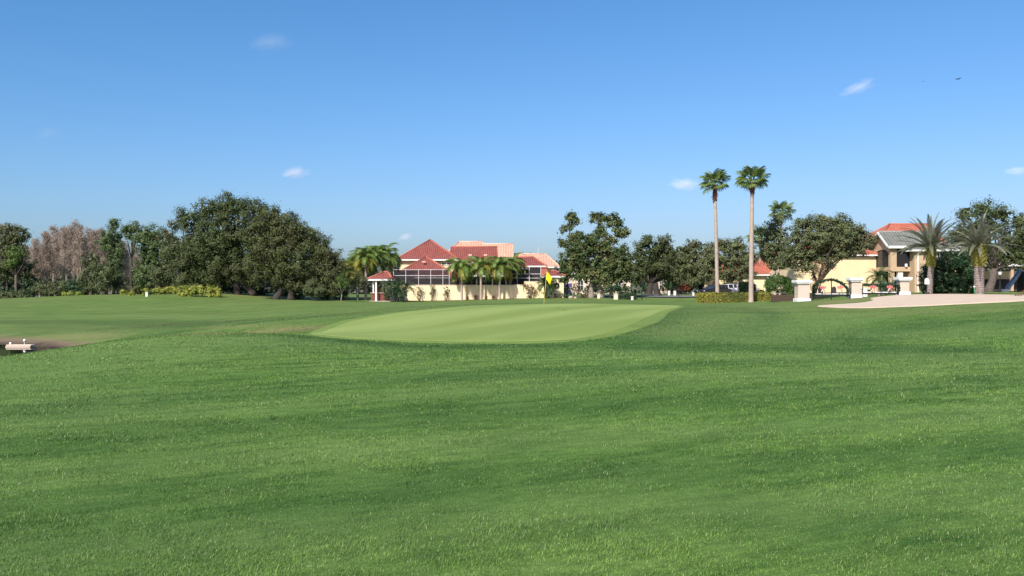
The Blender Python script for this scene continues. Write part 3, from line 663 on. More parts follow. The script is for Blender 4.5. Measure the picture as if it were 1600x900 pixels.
def fan_mesh(name, Lp, Rr, seed):
    r = np.random.default_rng(seed); V = []; Fc = []
    for i in range(3):                                              # petiole
        x0_, x1_ = Lp * i / 3, Lp * (i + 1) / 3; b = len(V)
        for xx in (x0_, x1_): V += [(xx, -0.035, 0), (xx, 0.035, 0), (xx, 0, 0.04)]
        Fc += [(b, b + 1, b + 4), (b, b + 4, b + 3), (b + 1, b + 2, b + 5), (b + 1, b + 5, b + 4), (b + 2, b, b + 3), (b + 2, b + 3, b + 5)]
    n = 26
    for i in range(n):
        a = R(-118) + R(236) * (i + 0.5) / n; da = R(236) / n * 0.52; rr = Rr * (0.78 + 0.22 * math.cos(a * 0.7)) * r.uniform(0.92, 1.06)
        pleat = 0.05 * (1 if i % 2 else -1); b = len(V); dr = 0.16 * rr * r.uniform(0.5, 2.0)
        f = lambda ang, rad, zz: (Lp + rad * math.cos(ang), rad * math.sin(ang), zz - 0.20 * abs(math.sin(ang)) * rad)
        V += [(Lp, 0, 0), f(a - da, rr * 0.6, -0.02), f(a + da, rr * 0.6, pleat), f(a - da * 0.25, rr * 0.85, -0.06 - dr * 0.4), f(a + da * 0.35, rr, -0.12 - dr)]
        Fc += [(b, b + 1, b + 2), (b + 1, b + 3, b + 2), (b + 3, b + 4, b + 2)]
    return np_mesh(name, np.array(V), np.array(Fc))
def place_fronds(th, top, meshes, n, pitch_hi, pitch_lo, mat, sc=(0.85, 1.1), name='frond', seed=0, alt=None, r0=0.12):
    r = random.Random(seed); g = 2.39996
    for i in range(n):
        t = (i + 0.5) / n; yaw = i * g + r.uniform(-0.25, 0.25)
        pitch = pitch_hi + (pitch_lo - pitch_hi) * t ** 0.9 + r.uniform(-0.12, 0.12)
        me = meshes[i % len(meshes)]
        mt = mat
        if alt and t > alt[1] and r.random() < alt[2]:
            mt = alt[0]
        key = me.name + '_' + mt
        m2 = bpy.data.meshes.get(key)
        if m2 is None:
            m2 = me.copy(); m2.name = key; m2.materials.clear(); m2.materials.append(MT[mt])
        o = bpy.data.objects.new(name, m2); COL.objects.link(o); o.parent = th
        o.location = (top[0] + r0 * math.cos(yaw), top[1] + r0 * math.sin(yaw), top[2] + r.uniform(-0.12, 0.12))
        o.rotation_euler = (r.uniform(-0.25, 0.25), -pitch, yaw); s = r.uniform(*sc); o.scale = (s, s, s)
FAN = [fan_mesh('fan_leaf_%d' % i, 0.85, 0.95, 40 + i) for i in range(4)]
QUEEN = [frond_mesh('queen_frond_%d' % i, 2.8, R(112 + 16 * i), 64, 0.70, 0.058, 1.2, 50 + i, 0.25) for i in range(3)]
DATE = [frond_mesh('date_frond_%d' % i, 3.2, R(30 + 18 * i), 60, 0.27, 0.05, 0.02, 60 + i, 0.5) for i in range(3)]
PYG = [frond_mesh('pygmy_frond_%d' % i, 1.5, R(85 + 15 * i), 24, 0.30, 0.045, 0.25, 70 + i, 0.3) for i in range(3)]
def trunk_tube(x, Y, z0, top, r0, r1, n=14, bulge=0.0, ring=0.015):
    P = []; Rr = []
    for i in range(n * 2 + 1):
        t = i / (n * 2); s = math.sin(t * math.pi) * bulge
        P.append((x + (top[0] - x) * t ** 1.3, Y + (top[1] - Y) * t ** 1.3, z0 - 0.2 + (top[2] - z0 + 0.2) * t)); Rr.append((r0 + (r1 - r0) * t + s) + (ring if i % 2 else 0))
    Rr[0] *= 1.35; Rr[1] *= 1.12
    return MB().tube(P, Rr, 12)
def fan_palm(label, px, Y, top_px, top_py, r=0.2, skirt=None, n=26, seed=1, sc=(0.85, 1.1)):
    x = PX(px, Y); z0 = gh(x, Y); th = thing('fan_palm', label, 'palm tree', (x, Y, z0))
    top = (PX(top_px, Y), Y, PZ(top_py, Y))
    trunk_tube(x, Y, z0, top, r * 1.15, r * 0.78, 24, ring=0.008).build('trunk', 'palm_trunk', th, smooth=True)
    if skirt:
        mb = MB(); rr = random.Random(seed)
        za, zb = PZ(skirt[0], Y), PZ(skirt[1], Y)
        for i in range(60):
            a = rr.uniform(0, 6.283); z = rr.uniform(zb, za); t_ = (z - z0) / (top[2] - z0); xx = x + (top[0] - x) * max(t_, 0) ** 1.3
            d = (math.cos(a), math.sin(a)); w = rr.uniform(0.12, 0.32) * skirt[2]
            mb.bar((xx + d[0] * r * 0.7, Y + d[1] * r * 0.7, z), (xx + d[0] * (r * 0.7 + w), Y + d[1] * (r * 0.7 + w), z + rr.uniform(-0.35, 0.25)), 0.09, 0.03)
        t_ = ((za + zb) / 2 - z0) / (top[2] - z0); xm = x + (top[0] - x) * t_ ** 1.3
        mb.tube([(xm, Y, zb), (xm, Y, (za + zb) / 2), (xm, Y, za)], [r * 0.95, r * 1.3, r * 0.95], 10)
        mb.build('leaf_boots', 'boots', th)
    place_fronds(th, (top[0] - x, 0, top[2] - z0), FAN, n, R(82), R(-28), 'fan', sc, 'leaf', seed)
    return th
def queen_palm(label, px, Y, top_px, top_py, n=16, seed=1, r=0.13, sc=(0.8, 1.05), alt=('queen_yellow', 0.6, 0.3), group=None):
    x = PX(px, Y); z0 = gh(x, Y); th = thing('queen_palm', label, 'palm tree', (x, Y, z0), group)
    top = (PX(top_px, Y), Y, PZ(top_py, Y))
    trunk_tube(x, Y, z0, top, r * 1.2, r * 0.85, 16, ring=0.006).build('trunk', 'palm_trunk', th, smooth=True)
    MB().tube([(top[0], Y, top[2] - 0.8), (top[0], Y, top[2] - 0.3), (top[0], Y, top[2] + 0.35)], [r * 0.85, r * 1.15, r * 0.4], 10).build('crownshaft', 'queen', th, smooth=True)
    place_fronds(th, (top[0] - x, 0, top[2] - z0), QUEEN, int(n * 1.35), R(84), R(-20), 'queen', sc, 'frond', seed, alt)
    return th
def date_palm(label, px, Y, top_px, top_py, boot_py, r, n=44, seed=1, sc=(0.85, 1.05)):
    x = PX(px, Y); z0 = gh(x, Y); th = thing('date_palm', label, 'palm tree', (x, Y, z0))
    top = (PX(top_px, Y), Y, PZ(top_py, Y)); zb = PZ(boot_py, Y)
    trunk_tube(x, Y, z0, (top[0], Y, zb + 0.15), r, r * 0.92, 14, ring=0.03).build('trunk', 'date_trunk', th, smooth=False)
    bt = MB().tube([(top[0], Y, zb), (top[0], Y, zb + 0.35 * (top[2] - zb)), (top[0], Y, top[2] - 0.1), (top[0], Y, top[2] + 0.3)], [r * 0.9, r * 1.3, r * 1.05, r * 0.5], 12)
    rr = random.Random(seed)
    for i in range(90):
        a = i * 2.4; t = i / 90; z = zb + (top[2] - zb) * t; q = r * (1.0 + 0.3 * math.sin(t * 3.1)); d = (math.cos(a), math.sin(a))
        bt.bar((top[0] + d[0] * q, Y + d[1] * q, z), (top[0] + d[0] * (q + 0.14), Y + d[1] * (q + 0.14), z + 0.2), 0.13, 0.05)
    bt.build('leaf_boots', 'boots_yellow', th)
    place_fronds(th, (top[0] - x, 0, top[2] - z0), DATE, int(n * 1.2), R(87), R(-8), 'date', sc, 'frond', seed, None, 0.2)
    return th
def pygmy_palm(label, px, Y, top_py, n=22, seed=1, sc=(0.8, 1.1), group=None, lo=-20, trunks=(0.0,)):
    x = PX(px, Y); z0 = gh(x, Y); th = thing('pygmy_palm', label, 'palm', (x, Y, z0), group)
    for q, dx in enumerate(trunks):
        top = (x + dx, Y + 0.1 * q, PZ(top_py, Y) - 0.15 * q)
        trunk_tube(x + dx * 0.3, Y, z0, top, 0.09, 0.11, 5, ring=0.02).build('trunk', 'date_trunk', th)
        place_fronds(th, (top[0] - x, 0.1 * q, top[2] - z0), PYG, n, R(86), R(lo), 'pygmy', sc, 'frond', seed + q * 9, None, 0.05)
    return th

# ------------------------------------------------------------------ houses
def ridge_caps(roof, edges, mat, r=0.11):
    for a, b in edges: MB().tube([a, b], [r, r], 6).build('ridge_cap', mat, roof, smooth=True)
def hip_roof(parent, x0, x1, y0, y1, ze, zr, rx0, rx1, ry, mat='tile_red', ridge='ridge_red', fascia='white', thick=0.22, fh=0.24, name='roof'):
    """hip roof: eave rectangle, ridge from rx0 to rx1 at y=ry, z=zr; closed underneath"""
    A, B, C_, D = (x0, y0, ze), (x1, y0, ze), (x1, y1, ze), (x0, y1, ze); E1, E2 = (rx0, ry, zr), (rx1, ry, zr)
    mb = MB()
    if abs(rx1 - rx0) < 1e-3: mb.add([A, B, C_, D, E1], [(0, 1, 4), (1, 2, 4), (2, 3, 4), (3, 0, 4), (3, 2, 1, 0)]); ed = [(A, E1), (B, E1), (C_, E1), (D, E1)]
    else:
        mb.add([A, B, C_, D, E1, E2], [(0, 1, 5, 4), (1, 2, 5), (2, 3, 4, 5), (3, 0, 4), (3, 2, 1, 0)]); ed = [(A, E1), (B, E2), (C_, E2), (D, E1), (E1, E2)]
    rf = mb.build(name, mat, parent, uv=True)
    ridge_caps(rf, ed, ridge)
    i = 0.04
    f = MB(); zf0, zf1 = ze - fh, ze - 0.004
    f.box(x0 + i, x1 - i, y0 + i, y0 + i + 0.12, zf0, zf1); f.box(x0 + i, x1 - i, y1 - i - 0.12, y1 - i, zf0, zf1)
    f.box(x0 + i, x0 + i + 0.12, y0 + i + 0.12, y1 - i - 0.12, zf0, zf1); f.box(x1 - i - 0.12, x1 - i, y0 + i + 0.12, y1 - i - 0.12, zf0, zf1)
    f.build('fascia', fascia, parent)
    MB().box(x0 + 0.17, x1 - 0.17, y0 + 0.17, y1 - 0.17, zf0 + 0.03, zf0 + 0.08).build('soffit', fascia, parent)
    return rf
def gable_roof(parent, x0, x1, y0, y1, ze, zr, mat, ridge, fascia='white', thick=0.2, name='roof'):
    """ridge along X"""
    ym = (y0 + y1) / 2; mb = MB()
    prof = [(y0, ze), (ym, zr), (y1, ze), (y1, ze - thick), (ym, zr - thick * 1.2), (y0, ze - thick)]
    V = [(x0, a, b) for a, b in prof] + [(x1, a, b) for a, b in prof]
    mb.add(V, [(0, 6, 7, 1), (1, 7, 8, 2), (3, 9, 10, 4), (4, 10, 11, 5), (0, 5, 11, 6), (2, 8, 9, 3), (5, 0, 1, 4), (4, 1, 2, 3), (6, 11, 10, 7), (7, 10, 9, 8)])
    rf = mb.build(name, mat, parent, uv=True); ridge_caps(rf, [((x0, ym, zr), (x1, ym, zr))], ridge)
    MB().box(x0 + 0.05, x1 - 0.05, y0 - 0.05, y0 - 0.003, ze - thick - 0.05, ze - 0.02).build('fascia', fascia, parent)
    return rf
def window(parent, x0, x1, y, z0, z1, bars=1, frame='white', fw=0.07, hbar=True):
    w = MB().box(x0, x1, y - 0.05, y - 0.003, z0, z1).build('window', 'glass', parent)
    fr = MB()
    fr.box(x0 - fw, x0, y - 0.09, y - 0.002, z0 - fw, z1 + fw); fr.box(x1, x1 + fw, y - 0.09, y - 0.002, z0 - fw, z1 + fw)
    fr.box(x0, x1, y - 0.09, y - 0.002, z0 - fw, z0); fr.box(x0, x1, y - 0.09, y - 0.002, z1, z1 + fw)
    for k in range(bars):
        xx = x0 + (x1 - x0) * (k + 1) / (bars + 1); fr.box(xx - 0.025, xx + 0.025, y - 0.085, y - 0.051, z0, z1)
    if hbar: zm = (z0 + z1) / 2; fr.box(x0, x1, y - 0.082, y - 0.052, zm - 0.025, zm + 0.025)
    fr.build('frame', frame, w)
    return w
def wallbox(parent, x0, x1, y0, y1, z0, z1, mat, name='wall'): return MB().box(x0, x1, y0, y1, z0, z1).build(name, mat, parent)

# --- red-roofed villa with the pool cage
H = thing('villa', 'pale yellow villa with red tile pyramid roofs behind the long garden wall', 'house', (-9, 118, gh(-9, 118)))
g0 = -0.4
wallbox(H, -15.7, -7.9, 124, 131.4, g0, 5.5, 'stucco_yellow')
wallbox(H, -15.5, -7.8, 119, 123.99, g0, 3.0, 'stucco_yellow')
hip_roof(H, -16.15, -7.45, 123.4, 132.1, 5.70, 8.62, -11.8, -11.8, 127.75)
rf = hip_roof(H, -16.2, -7.3, 117.9, 123.99, 3.16, 5.98, -11.85, -11.85, 122.3)
window(H, PX(690, 124), PX(696.5, 124), 124, PZ(413.5, 124), PZ(406.5, 124), 0)
window(H, PX(698.5, 124), PX(706, 124), 124, PZ(413.5, 124), PZ(406.5, 124), 0)
window(H, PX(648.5, 119), PX(655.5, 119), 119, PZ(444, 119), PZ(437.5, 119), 0)
for vx, vz in ((660, 409), (650, 396), (684, 397)):
    MB().box(PX(vx, 120.5), PX(vx, 120.5) + 0.45, 120.2, 120.5, PZ(vz, 120.5) - 0.1, PZ(vz, 120.5) + 0.08).build('roof_vent', 'ridge_salmon', H) if vx == 660 else None
wallbox(H, -7.9, -2.5, 126.6, 133.4, g0, 5.1, 'stucco_yellow')
gable_roof(H, -9.0, -2.15, 126, 134, 5.3, 7.70, 'tile_red', 'ridge_red')
# gable infill of the right wing
MB().prism([(-2.6, 126.7, 5.05), (-2.6, 133.3, 5.05), (-2.6, 130, 7.2)], (0.1, 0, 0)).build('wall', 'stucco_yellow', H)
for vx in (732, 756): MB().box(PX(vx, 128), PX(vx, 128) + 0.5, 127.5, 127.8, 6.3, 6.5).build('roof_vent', 'ridge_salmon', H)
# covered terrace in the middle: low roof, dark opening
wallbox(H, -7.79, -0.4, 124.0, 126.59, g0, 3.9, 'stucco_tan')
MB().prism([(-7.2, 117.7, 3.32), (-7.2, 124.0, 4.3), (-7.2, 124.0, 4.1), (-7.2, 117.7, 3.1)], (6.6, 0, 0)).build('terrace_roof', 'stucco_tan', H)
MB().box(-7.2, -0.6, 117.62, 117.697, 3.12, 3.34).build('fascia', 'white', H)
for xx in (-6.9, -4.7, -2.6, -0.8): MB().box(xx - 0.08, xx + 0.08, 117.9, 118.06, g0, 3.1).build('post', 'alu', H)
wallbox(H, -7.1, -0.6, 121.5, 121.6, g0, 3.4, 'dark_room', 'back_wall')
# lower right wing
wallbox(H, -0.39, 4.2, 122.6, 129.5, g0, 4.5, 'stucco_peach')
hip_roof(H, -0.6, 4.72, 122, 130, 4.76, 6.05, 0.8, 3.0, 126)
hip_roof(H, -0.9, 2.2, 119.6, 121.95, 4.42, 5.25, 0.1, 1.0, 121.2, name='porch_roof')
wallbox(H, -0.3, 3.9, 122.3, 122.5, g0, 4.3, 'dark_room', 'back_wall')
MB().box(3.95, 4.75, 119.0, 119.8, g0, 4.35).box(3.85, 4.85, 118.9, 119.9, 4.351, 4.5).build('chimney', 'ridge_red', H)
# garden-end pavilion with wreath
Yp = 110.6
wallbox(H, 4.0, 6.45, Yp, Yp + 4, -0.2, 3.0, 'stucco_yellow', 'pavilion_wall')
hip_roof(H, 3.75, 6.7, Yp - 0.3, Yp + 4.3, 3.2, 3.85, 4.9, 5.5, Yp + 2, name='pavilion_roof')
# --- pool cage
Yc = 114.0
K = thing('pool_cage', 'white framed pool screen enclosure with dark mesh above the yellow garden wall', 'enclosure', (-6, Yc, gh(-6, Yc)))
zt = PZ(421, Yc); zm = PZ(430.5, Yc); x_l, x_r = PX(615, Yc), PX(702, Yc); zg = gh(-12, Yc)
posts = [615, 634, 654, 673, 692, 702]
for q in posts: MB().box(PX(q, Yc) - 0.028, PX(q, Yc) + 0.028, Yc - 0.04, Yc + 0.04, zg - 0.1, zt).build('post', 'alu', K)
for z in (zm, zt - 0.03): MB().box(x_l, x_r, Yc - 0.045, Yc + 0.045, z - 0.028, z + 0.028).build('rail', 'alu', K)
for a_, b_ in zip(posts[:-1], posts[1:]):
    for z0_, z1_ in ((zg, zm - 0.04), (zm + 0.04, zt - 0.07)):
        MB().box(PX(a_, Yc) + 0.029, PX(b_, Yc) - 0.029, Yc - 0.005, Yc + 0.005, z0_, z1_).build('screen_panel', 'screen', K)
for q in posts[:-1]: MB().bar((PX(q, Yc), Yc, zt), (PX(q, Yc), 117.85, zt + 0.15), 0.07).build('roof_beam', 'alu', K)
# right-hand bay of the cage
zt2 = PZ(416.5, Yc)
posts = [791, 808.5, 827, 845]
for q in posts: MB().box(PX(q, Yc) - 0.038, PX(q, Yc) + 0.038, Yc - 0.04, Yc + 0.04, gh(0, Yc) - 0.1, zt2).build('post', 'alu', K)
for py in (428, 434.5, 417): MB().box(PX(791, Yc), PX(845, Yc), Yc - 0.046, Yc + 0.046, PZ(py, Yc) - 0.035, PZ(py, Yc) + 0.035).build('rail', 'alu', K)
for a_, b_ in zip(posts[:-1], posts[1:]): MB().box(PX(a_, Yc) + 0.039, PX(b_, Yc) - 0.039, Yc - 0.005, Yc + 0.005, 0.2, zt2 - 0.08).build('screen_panel', 'screen', K)
MB().box(x_r, PX(791, Yc), Yc - 0.005, Yc + 0.005, 0.2, PZ(432, Yc)).build('screen_panel', 'screen', K)
# --- garden wall
Yw = 112.0
Wl = thing('garden_wall', 'long pale yellow stucco garden wall behind three queen palms', 'wall', (PX(720, Yw), Yw, gh(PX(720, Yw), Yw)))
def wall_run(px0, px1, top, y_=Yw, nm='wall_panel'):
    x0_, x1_ = PX(px0, y_), PX(px1, y_); MB().box(x0_, x1_, y_, y_ + 0.25, min(gh(x0_, y_), gh(x1_, y_)) - 0.4, PZ(top, y_)).build(nm, 'stucco_yellow', Wl)
    MB().box(x0_, x1_, y_ - 0.04, y_ + 0.29, PZ(top, y_) + 0.002, PZ(top, y_) + 0.08).build('coping', 'stucco_cream', Wl)
for a_, b_, t_ in ((610, 725, 446), (725, 755.5, 446), (755.5, 784, 446), (784, 803, 446), (803, 819, 445.5), (819, 850, 440.5)): wall_run(a_, b_, t_)
# --- wreath
wr = thing('wreath', 'dark green ring wreath hung on the yellow pavilion wall', 'wreath', (PX(869.5, Yp), Yp - 0.08, PZ(446, Yp)))
V = []
an = rng.uniform(0, 2 * math.pi, 900); rr_ = 0.25 + rng.normal(size=900) * 0.05
cc = np.stack([np.cos(an) * rr_, rng.normal(size=900) * 0.03 - 0.03, np.sin(an) * rr_], -1)
V = leaves(cc, unit(900) + (0, -0.7, 0), 0.09); link('ring', np_mesh('ring', V, np.arange(len(V)).reshape(-1, 4)), 'garland', wr)
MB().ball((0.0, -0.08, -0.25), 0.07, 0.04, 0.06, 8, 6).build('ribbon_knot', 'ribbon', wr, local=True)
# --- gazebo
Yg = 107.5
G = thing('gazebo', 'small garden bar pavilion with red tile roof, white posts and brick counter', 'gazebo', (PX(592, Yg), Yg + 1.5, gh(PX(592, Yg), Yg)))
gx0, gx1 = PX(574, Yg), PX(613, Yg); gzb = gh(PX(592, Yg), Yg)
hip_roof(G, gx0, gx1, Yg, Yg + 3.2, PZ(435.5, Yg), PZ(424.5, Yg), PX(597, Yg), PX(603, Yg), Yg + 1.6)
for pxx, yy in ((587, Yg + 0.25), (611, Yg + 0.25), (594, Yg + 2.2), (577.5, Yg + 2.9), (609, Yg + 2.9)):
    MB().box(PX(pxx, Yg) - 0.09, PX(pxx, Yg) + 0.09, yy, yy + 0.18, gzb - 0.1, PZ(438.5, Yg) + 0.05).build('post', 'white', G)
cb0 = gzb
for k in range(9):                                                 # courses of the brick counter
    xo = 0.0 if k % 2 else 0.12
    for j in range(10):
        xa = PX(579, Yg) + 0.12 * 0 + j * 0.235 + xo - 0.06
        if xa > PX(608, Yg) - 0.2: continue
        MB().box(xa, xa + 0.225, Yg + 0.9, Yg + 1.1, cb0 + k * 0.11, cb0 + k * 0.11 + 0.1).build('brick', 'brick', G)
MB().box(PX(579, Yg) - 0.06, PX(608, Yg), Yg + 0.92, Yg + 1.08, cb0 - 0.1, cb0 + 0.98).build('counter_core', 'brick', G)
MB().box(PX(578, Yg) - 0.1, PX(609, Yg), Yg + 0.75, Yg + 1.25, cb0 + 1.0, cb0 + 1.06).build('counter_top', 'stucco_cream', G)
MB().box(PX(580, Yg), PX(610, Yg), Yg + 3.0, Yg + 3.1, cb0 - 0.1, cb0 + 1.6).build('back_panel', 'brick', G)
MB().box(PX(577, Yg), PX(614, Yg), Yg + 0.1, Yg + 3.1, cb0 - 0.2, cb0 + 0.06).build('floor_slab', 'concrete', G)

# --- house with the salmon roof, behind the villa
B2 = thing('tall_house', 'house with pale salmon tile roof rising behind the red-roofed villa', 'house', (0, 148, gh(0, 148)))
Yb = 145
wallbox(B2, PX(702, Yb), PX(800, Yb), Yb + 0.8, Yb + 10, -0.3, 6.4, 'stucco_cream')
hip_roof(B2, PX(690, Yb), PX(770, Yb), Yb, Yb + 11, 6.6, PZ(377.5, Yb + 5.5), PX(717, Yb + 5), PX(754, Yb + 5), Yb + 5.5, 'tile_salmon', 'ridge_salmon')
gable_roof(B2, PX(752, Yb), PX(803, Yb), Yb - 0.5, Yb + 9, 5.9, PZ(381, Yb + 4.2), 'tile_salmon', 'ridge_salmon')
wallbox(B2, PX(803, Yb), PX(864, Yb), Yb + 1.5, Yb + 8, -0.3, 5.0, 'stucco_cream')
hip_roof(B2, PX(796, Yb), PX(875, Yb), Yb + 0.5, Yb + 9, 5.2, PZ(396.5, Yb + 4.8), PX(802, Yb + 5), PX(852, Yb + 5), Yb + 4.8, 'tile_salmon', 'ridge_salmon')
for q in (708, 735, 815, 840): window(B2, PX(q, Yb), PX(q, Yb) + 1.1, Yb + (0.8 if q < 800 else 1.5), 2.9, 4.3, 1)
MB().tube([(PX(841, 150), 150, 6.4), (PX(841, 150), 150, 8.6)], [0.05, 0.04], 6).build('vent_pipe', 'alu', B2)

# --- cream house behind the magnolia
B3 = thing('cream_house', 'low cream house half hidden behind the magnolia tree', 'house', (14, 146, gh(14, 146)))
Ym = 145
wallbox(B3, PX(886, Ym), PX(985, Ym), Ym, Ym + 9, -0.2, 3.9, 'stucco_cream')
hip_roof(B3, PX(880, Ym), PX(991, Ym), Ym - 0.6, Ym + 9.6, 4.1, 5.9, PX(915, Ym), PX(955, Ym), Ym + 4.5, 'tile_grey', 'ridge_grey')
for q in (903, 925, 962): window(B3, PX(q, Ym), PX(q + 8, Ym), Ym, 1.3, 2.9, 1)
B4 = thing('stone_house', 'narrow pinkish gabled house front between the oak trunks', 'house', (PX(1030, Ym), 141, gh(PX(1030, Ym), 141)))
wallbox(B4, PX(1024, 140), PX(1042, 140), 140, 147, -0.2, 3.8, 'stucco_pillar')
MB().prism([(PX(1024, 140), 140.001, 3.8), (PX(1042, 140), 140.001, 3.8), (PX(1033, 140), 140.001, 4.9)], (0, 7, 0)).build('roof', 'tile_grey', B4, uv=True)
window(B4, PX(1030.5, 140), PX(1035.5, 140), 140, 1.4, 2.9, 1)

# --- orange-roofed house behind the fan palms
B5 = thing('orange_roof_house', 'yellow single-storey house with orange-red tile roof behind the fan palms', 'house', (34, 128, gh(34, 128)))
Yo = 124
wallbox(B5, PX(1120, Yo), PX(1196, Yo), Yo, Yo + 8, -0.2, 3.4, 'stucco_yellow')
hip_roof(B5, PX(1112, Yo), PX(1202, Yo), Yo - 0.6, Yo + 8.6, 3.6, 5.5, PX(1140, Yo), PX(1180, Yo), Yo + 4, 'tile_orange', 'ridge_red')
wallbox(B5, PX(1197, Yo), PX(1236, Yo), Yo + 1.8, Yo + 9, -0.2, 3.7, 'stucco_peach')
hip_roof(B5, PX(1192, Yo), PX(1242, Yo), Yo + 1.2, Yo + 9.6, 3.9, 7.6, PX(1212, Yo), PX(1222, Yo), Yo + 5, 'tile_orange', 'ridge_red')
window(B5, PX(1176, Yo), PX(1181, Yo), Yo, 0.2, 2.2, 0); window(B5, PX(1200, Yo + 1.8), PX(1209, Yo + 1.8), Yo + 1.8, 2.2, 3.4, 1); window(B5, PX(1222, Yo + 1.8), PX(1233, Yo + 1.8), Yo + 1.8, 1.6, 3.3, 2)
MB().box(PX(1130, Yo), PX(1138, Yo), Yo - 0.04, Yo - 0.002, 0.2, 2.4).build('door', 'bark_dark', B5)

# --- big yellow wall (clubhouse) behind the gate
B6 = thing('clubhouse', 'large plain peach-yellow clubhouse block with white eave behind the festive gates', 'building', (38, 106, gh(38, 106)))
Yy = 104
wallbox(B6, PX(1239, Yy), PX(1369, Yy), Yy, Yy + 9, 0, PZ(401, Yy), 'stucco_peach')
hip_roof(B6, PX(1234, Yy), PX(1369.5, Yy), Yy - 0.5, Yy + 9.5, PZ(397, Yy - 0.5), 7.0, PX(1275, Yy), PX(1345, Yy), Yy + 4.5, 'tile_orange', 'ridge_red', fh=0.2)
window(B6, PX(1241, Yy), PX(1247, Yy), Yy, PZ(417, Yy), PZ(411, Yy), 1)
MB().box(PX(1239.2, Yy), PX(1249, Yy), Yy - 0.14, Yy - 0.002, PZ(422, Yy), PZ(418.8, Yy)).build('window_sill', 'stucco_tan', B6)
for q in (1282, 1303):
    arch = [(PX(q - 3.5, Yy), Yy - 0.03, 0.6), (PX(q + 3.5, Yy), Yy - 0.03, 0.6)] + [(PX(q + 3.5 * math.cos(a), Yy), Yy - 0.03, PZ(451, Yy) + 0.26 * math.sin(a)) for a in np.linspace(0, math.pi, 9)]
    MB().prism(arch, (0, 0.028, 0)).build('arched_door', 'dark_room', B6)
# --- porch house with the grey roof
B7 = thing('porch_house', 'tan two-storey house with grey tile gable and dark screened porch', 'house', (45, 101, gh(45, 101)))
Yh = 100; xg = 42.7; zE = PZ(384, Yh); zf = PZ(417, Yh); zf2 = PZ(424, Yh); zg7 = 0.5
x2 = PX(1431, Yh)
# gable side (faces left) : two posts, arch head
xw = xg
MB().prism([(xw, Yh, zE - 0.15), (xw, Yh + 4.7, zE - 0.15), (xw, Yh + 2.35, zE + 1.55)], (0.2, 0, 0)).build('gable', 'stucco_tan', B7)
MB().box(xw, xw + 0.2, Yh + 0.0, Yh + 0.55, zf, zE - 0.151).build('corner_post', 'stucco_tan', B7)
MB().box(xw, xw + 0.2, Yh + 4.1, Yh + 4.7, zf, zE - 0.151).build('corner_post', 'stucco_tan', B7)
ya, yb = Yh + 0.551, Yh + 4.099; ym7 = (ya + yb) / 2
arch = [(xw, ya, zE - 0.152)] + [(xw, ym7 - (yb - ya) / 2 * math.cos(a), zE - 0.95 + 0.62 * math.sin(a)) for a in np.linspace(0, math.pi, 11)] + [(xw, yb, zE - 0.152)]
MB().prism(arch, (0.2, 0, 0)).build('arch_head', 'stucco_tan', B7)
MB().box(xw + 0.08, xw + 0.1, ya, yb, zf + 0.02, zE - 0.3).build('screen_panel', 'screen_dark', B7)
# front bay
MB().box(PX(1391.5, Yh) + 0.55, PX(1401, Yh), Yh, Yh + 0.3, zf, zE - 0.2).build('post', 'stucco_tan', B7)
MB().box(PX(1401, Yh), PX(1422, Yh), Yh + 0.1, Yh + 0.12, zf + 0.02, zE - 0.2).build('screen_panel', 'screen_dark', B7)
MB().box(xw + 0.21, PX(1391.5, Yh) + 0.549, Yh + 0.02, Yh + 0.25, zf, zE - 0.2).build('post', 'stucco_tan', B7)
MB().box(xw - 0.02, x2, Yh - 0.05, Yh + 4.8, zf2, zf).build('floor_band', 'stucco_tan', B7)
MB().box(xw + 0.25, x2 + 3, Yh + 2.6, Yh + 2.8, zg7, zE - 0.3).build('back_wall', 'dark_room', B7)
MB().box(PX(1404, Yh), PX(1411.5, Yh), Yh + 0.1, Yh + 0.6, zg7, zf2).build('pillar', 'white', B7)
MB().box(xw, xw + 0.5, Yh + 0.1, Yh + 0.6, zg7, zf2).build('pillar', 'stucco_tan', B7)
MB().box(xw, xw + 0.5, Yh + 4.1, Yh + 4.6, zg7, zf2).build('pillar', 'stucco_tan', B7)
gable_roof(B7, xg - 0.45, PX(1470, Yh), Yh - 0.4, Yh + 5.1, zE, PZ(362, Yh + 2.35), 'tile_grey', 'ridge_grey', thick=0.25)
for s_, (ya_, yb_) in enumerate(((Yh - 0.4, Yh + 2.35), (Yh + 5.1, Yh + 2.35))):
    MB().bar((xg - 0.5, ya_, zE - 0.12), (xg - 0.5, yb_, PZ(362, Yh + 2.35) - 0.12), 0.1, 0.22).build('bargeboard', 'white', B7)
# forward wing
Yf = 98.9; xf0 = PX(1429, Yf); xf1 = PX(1510, Yf)
wallbox(B7, xf0, xf1, Yf, Yh + 5, zg7, PZ(391, Yf), 'stucco_tan')
hip_roof(B7, xf0 - 0.6, xf1 + 0.4, Yf - 0.5, Yh + 3, PZ(389.5, Yf), PZ(379, Yf + 2), xf0 + 1.4, xf1 - 2, Yf + 2, 'tile_grey', 'ridge_grey')
MB().tube([(PX(1434.5, Yf), Yf - 0.08, PZ(390, Yf)), (PX(1434, Yf), Yf - 0.08, PZ(397, Yf)), (PX(1434, Yf), Yf - 0.08, zg7 + 0.3)], [0.07, 0.07, 0.07], 8).build('downpipe', 'white', B7)
window(B7, PX(1464, Yf), PX(1476, Yf), Yf, PZ(401, Yf), PZ(388, Yf) - 0.15, 2)
MB().box(PX(1413, Yh), PX(1416, Yh), Yh - 0.3, Yh - 0.1, zf + 0.0, zf + 0.35).build('planter', 'white', B7)
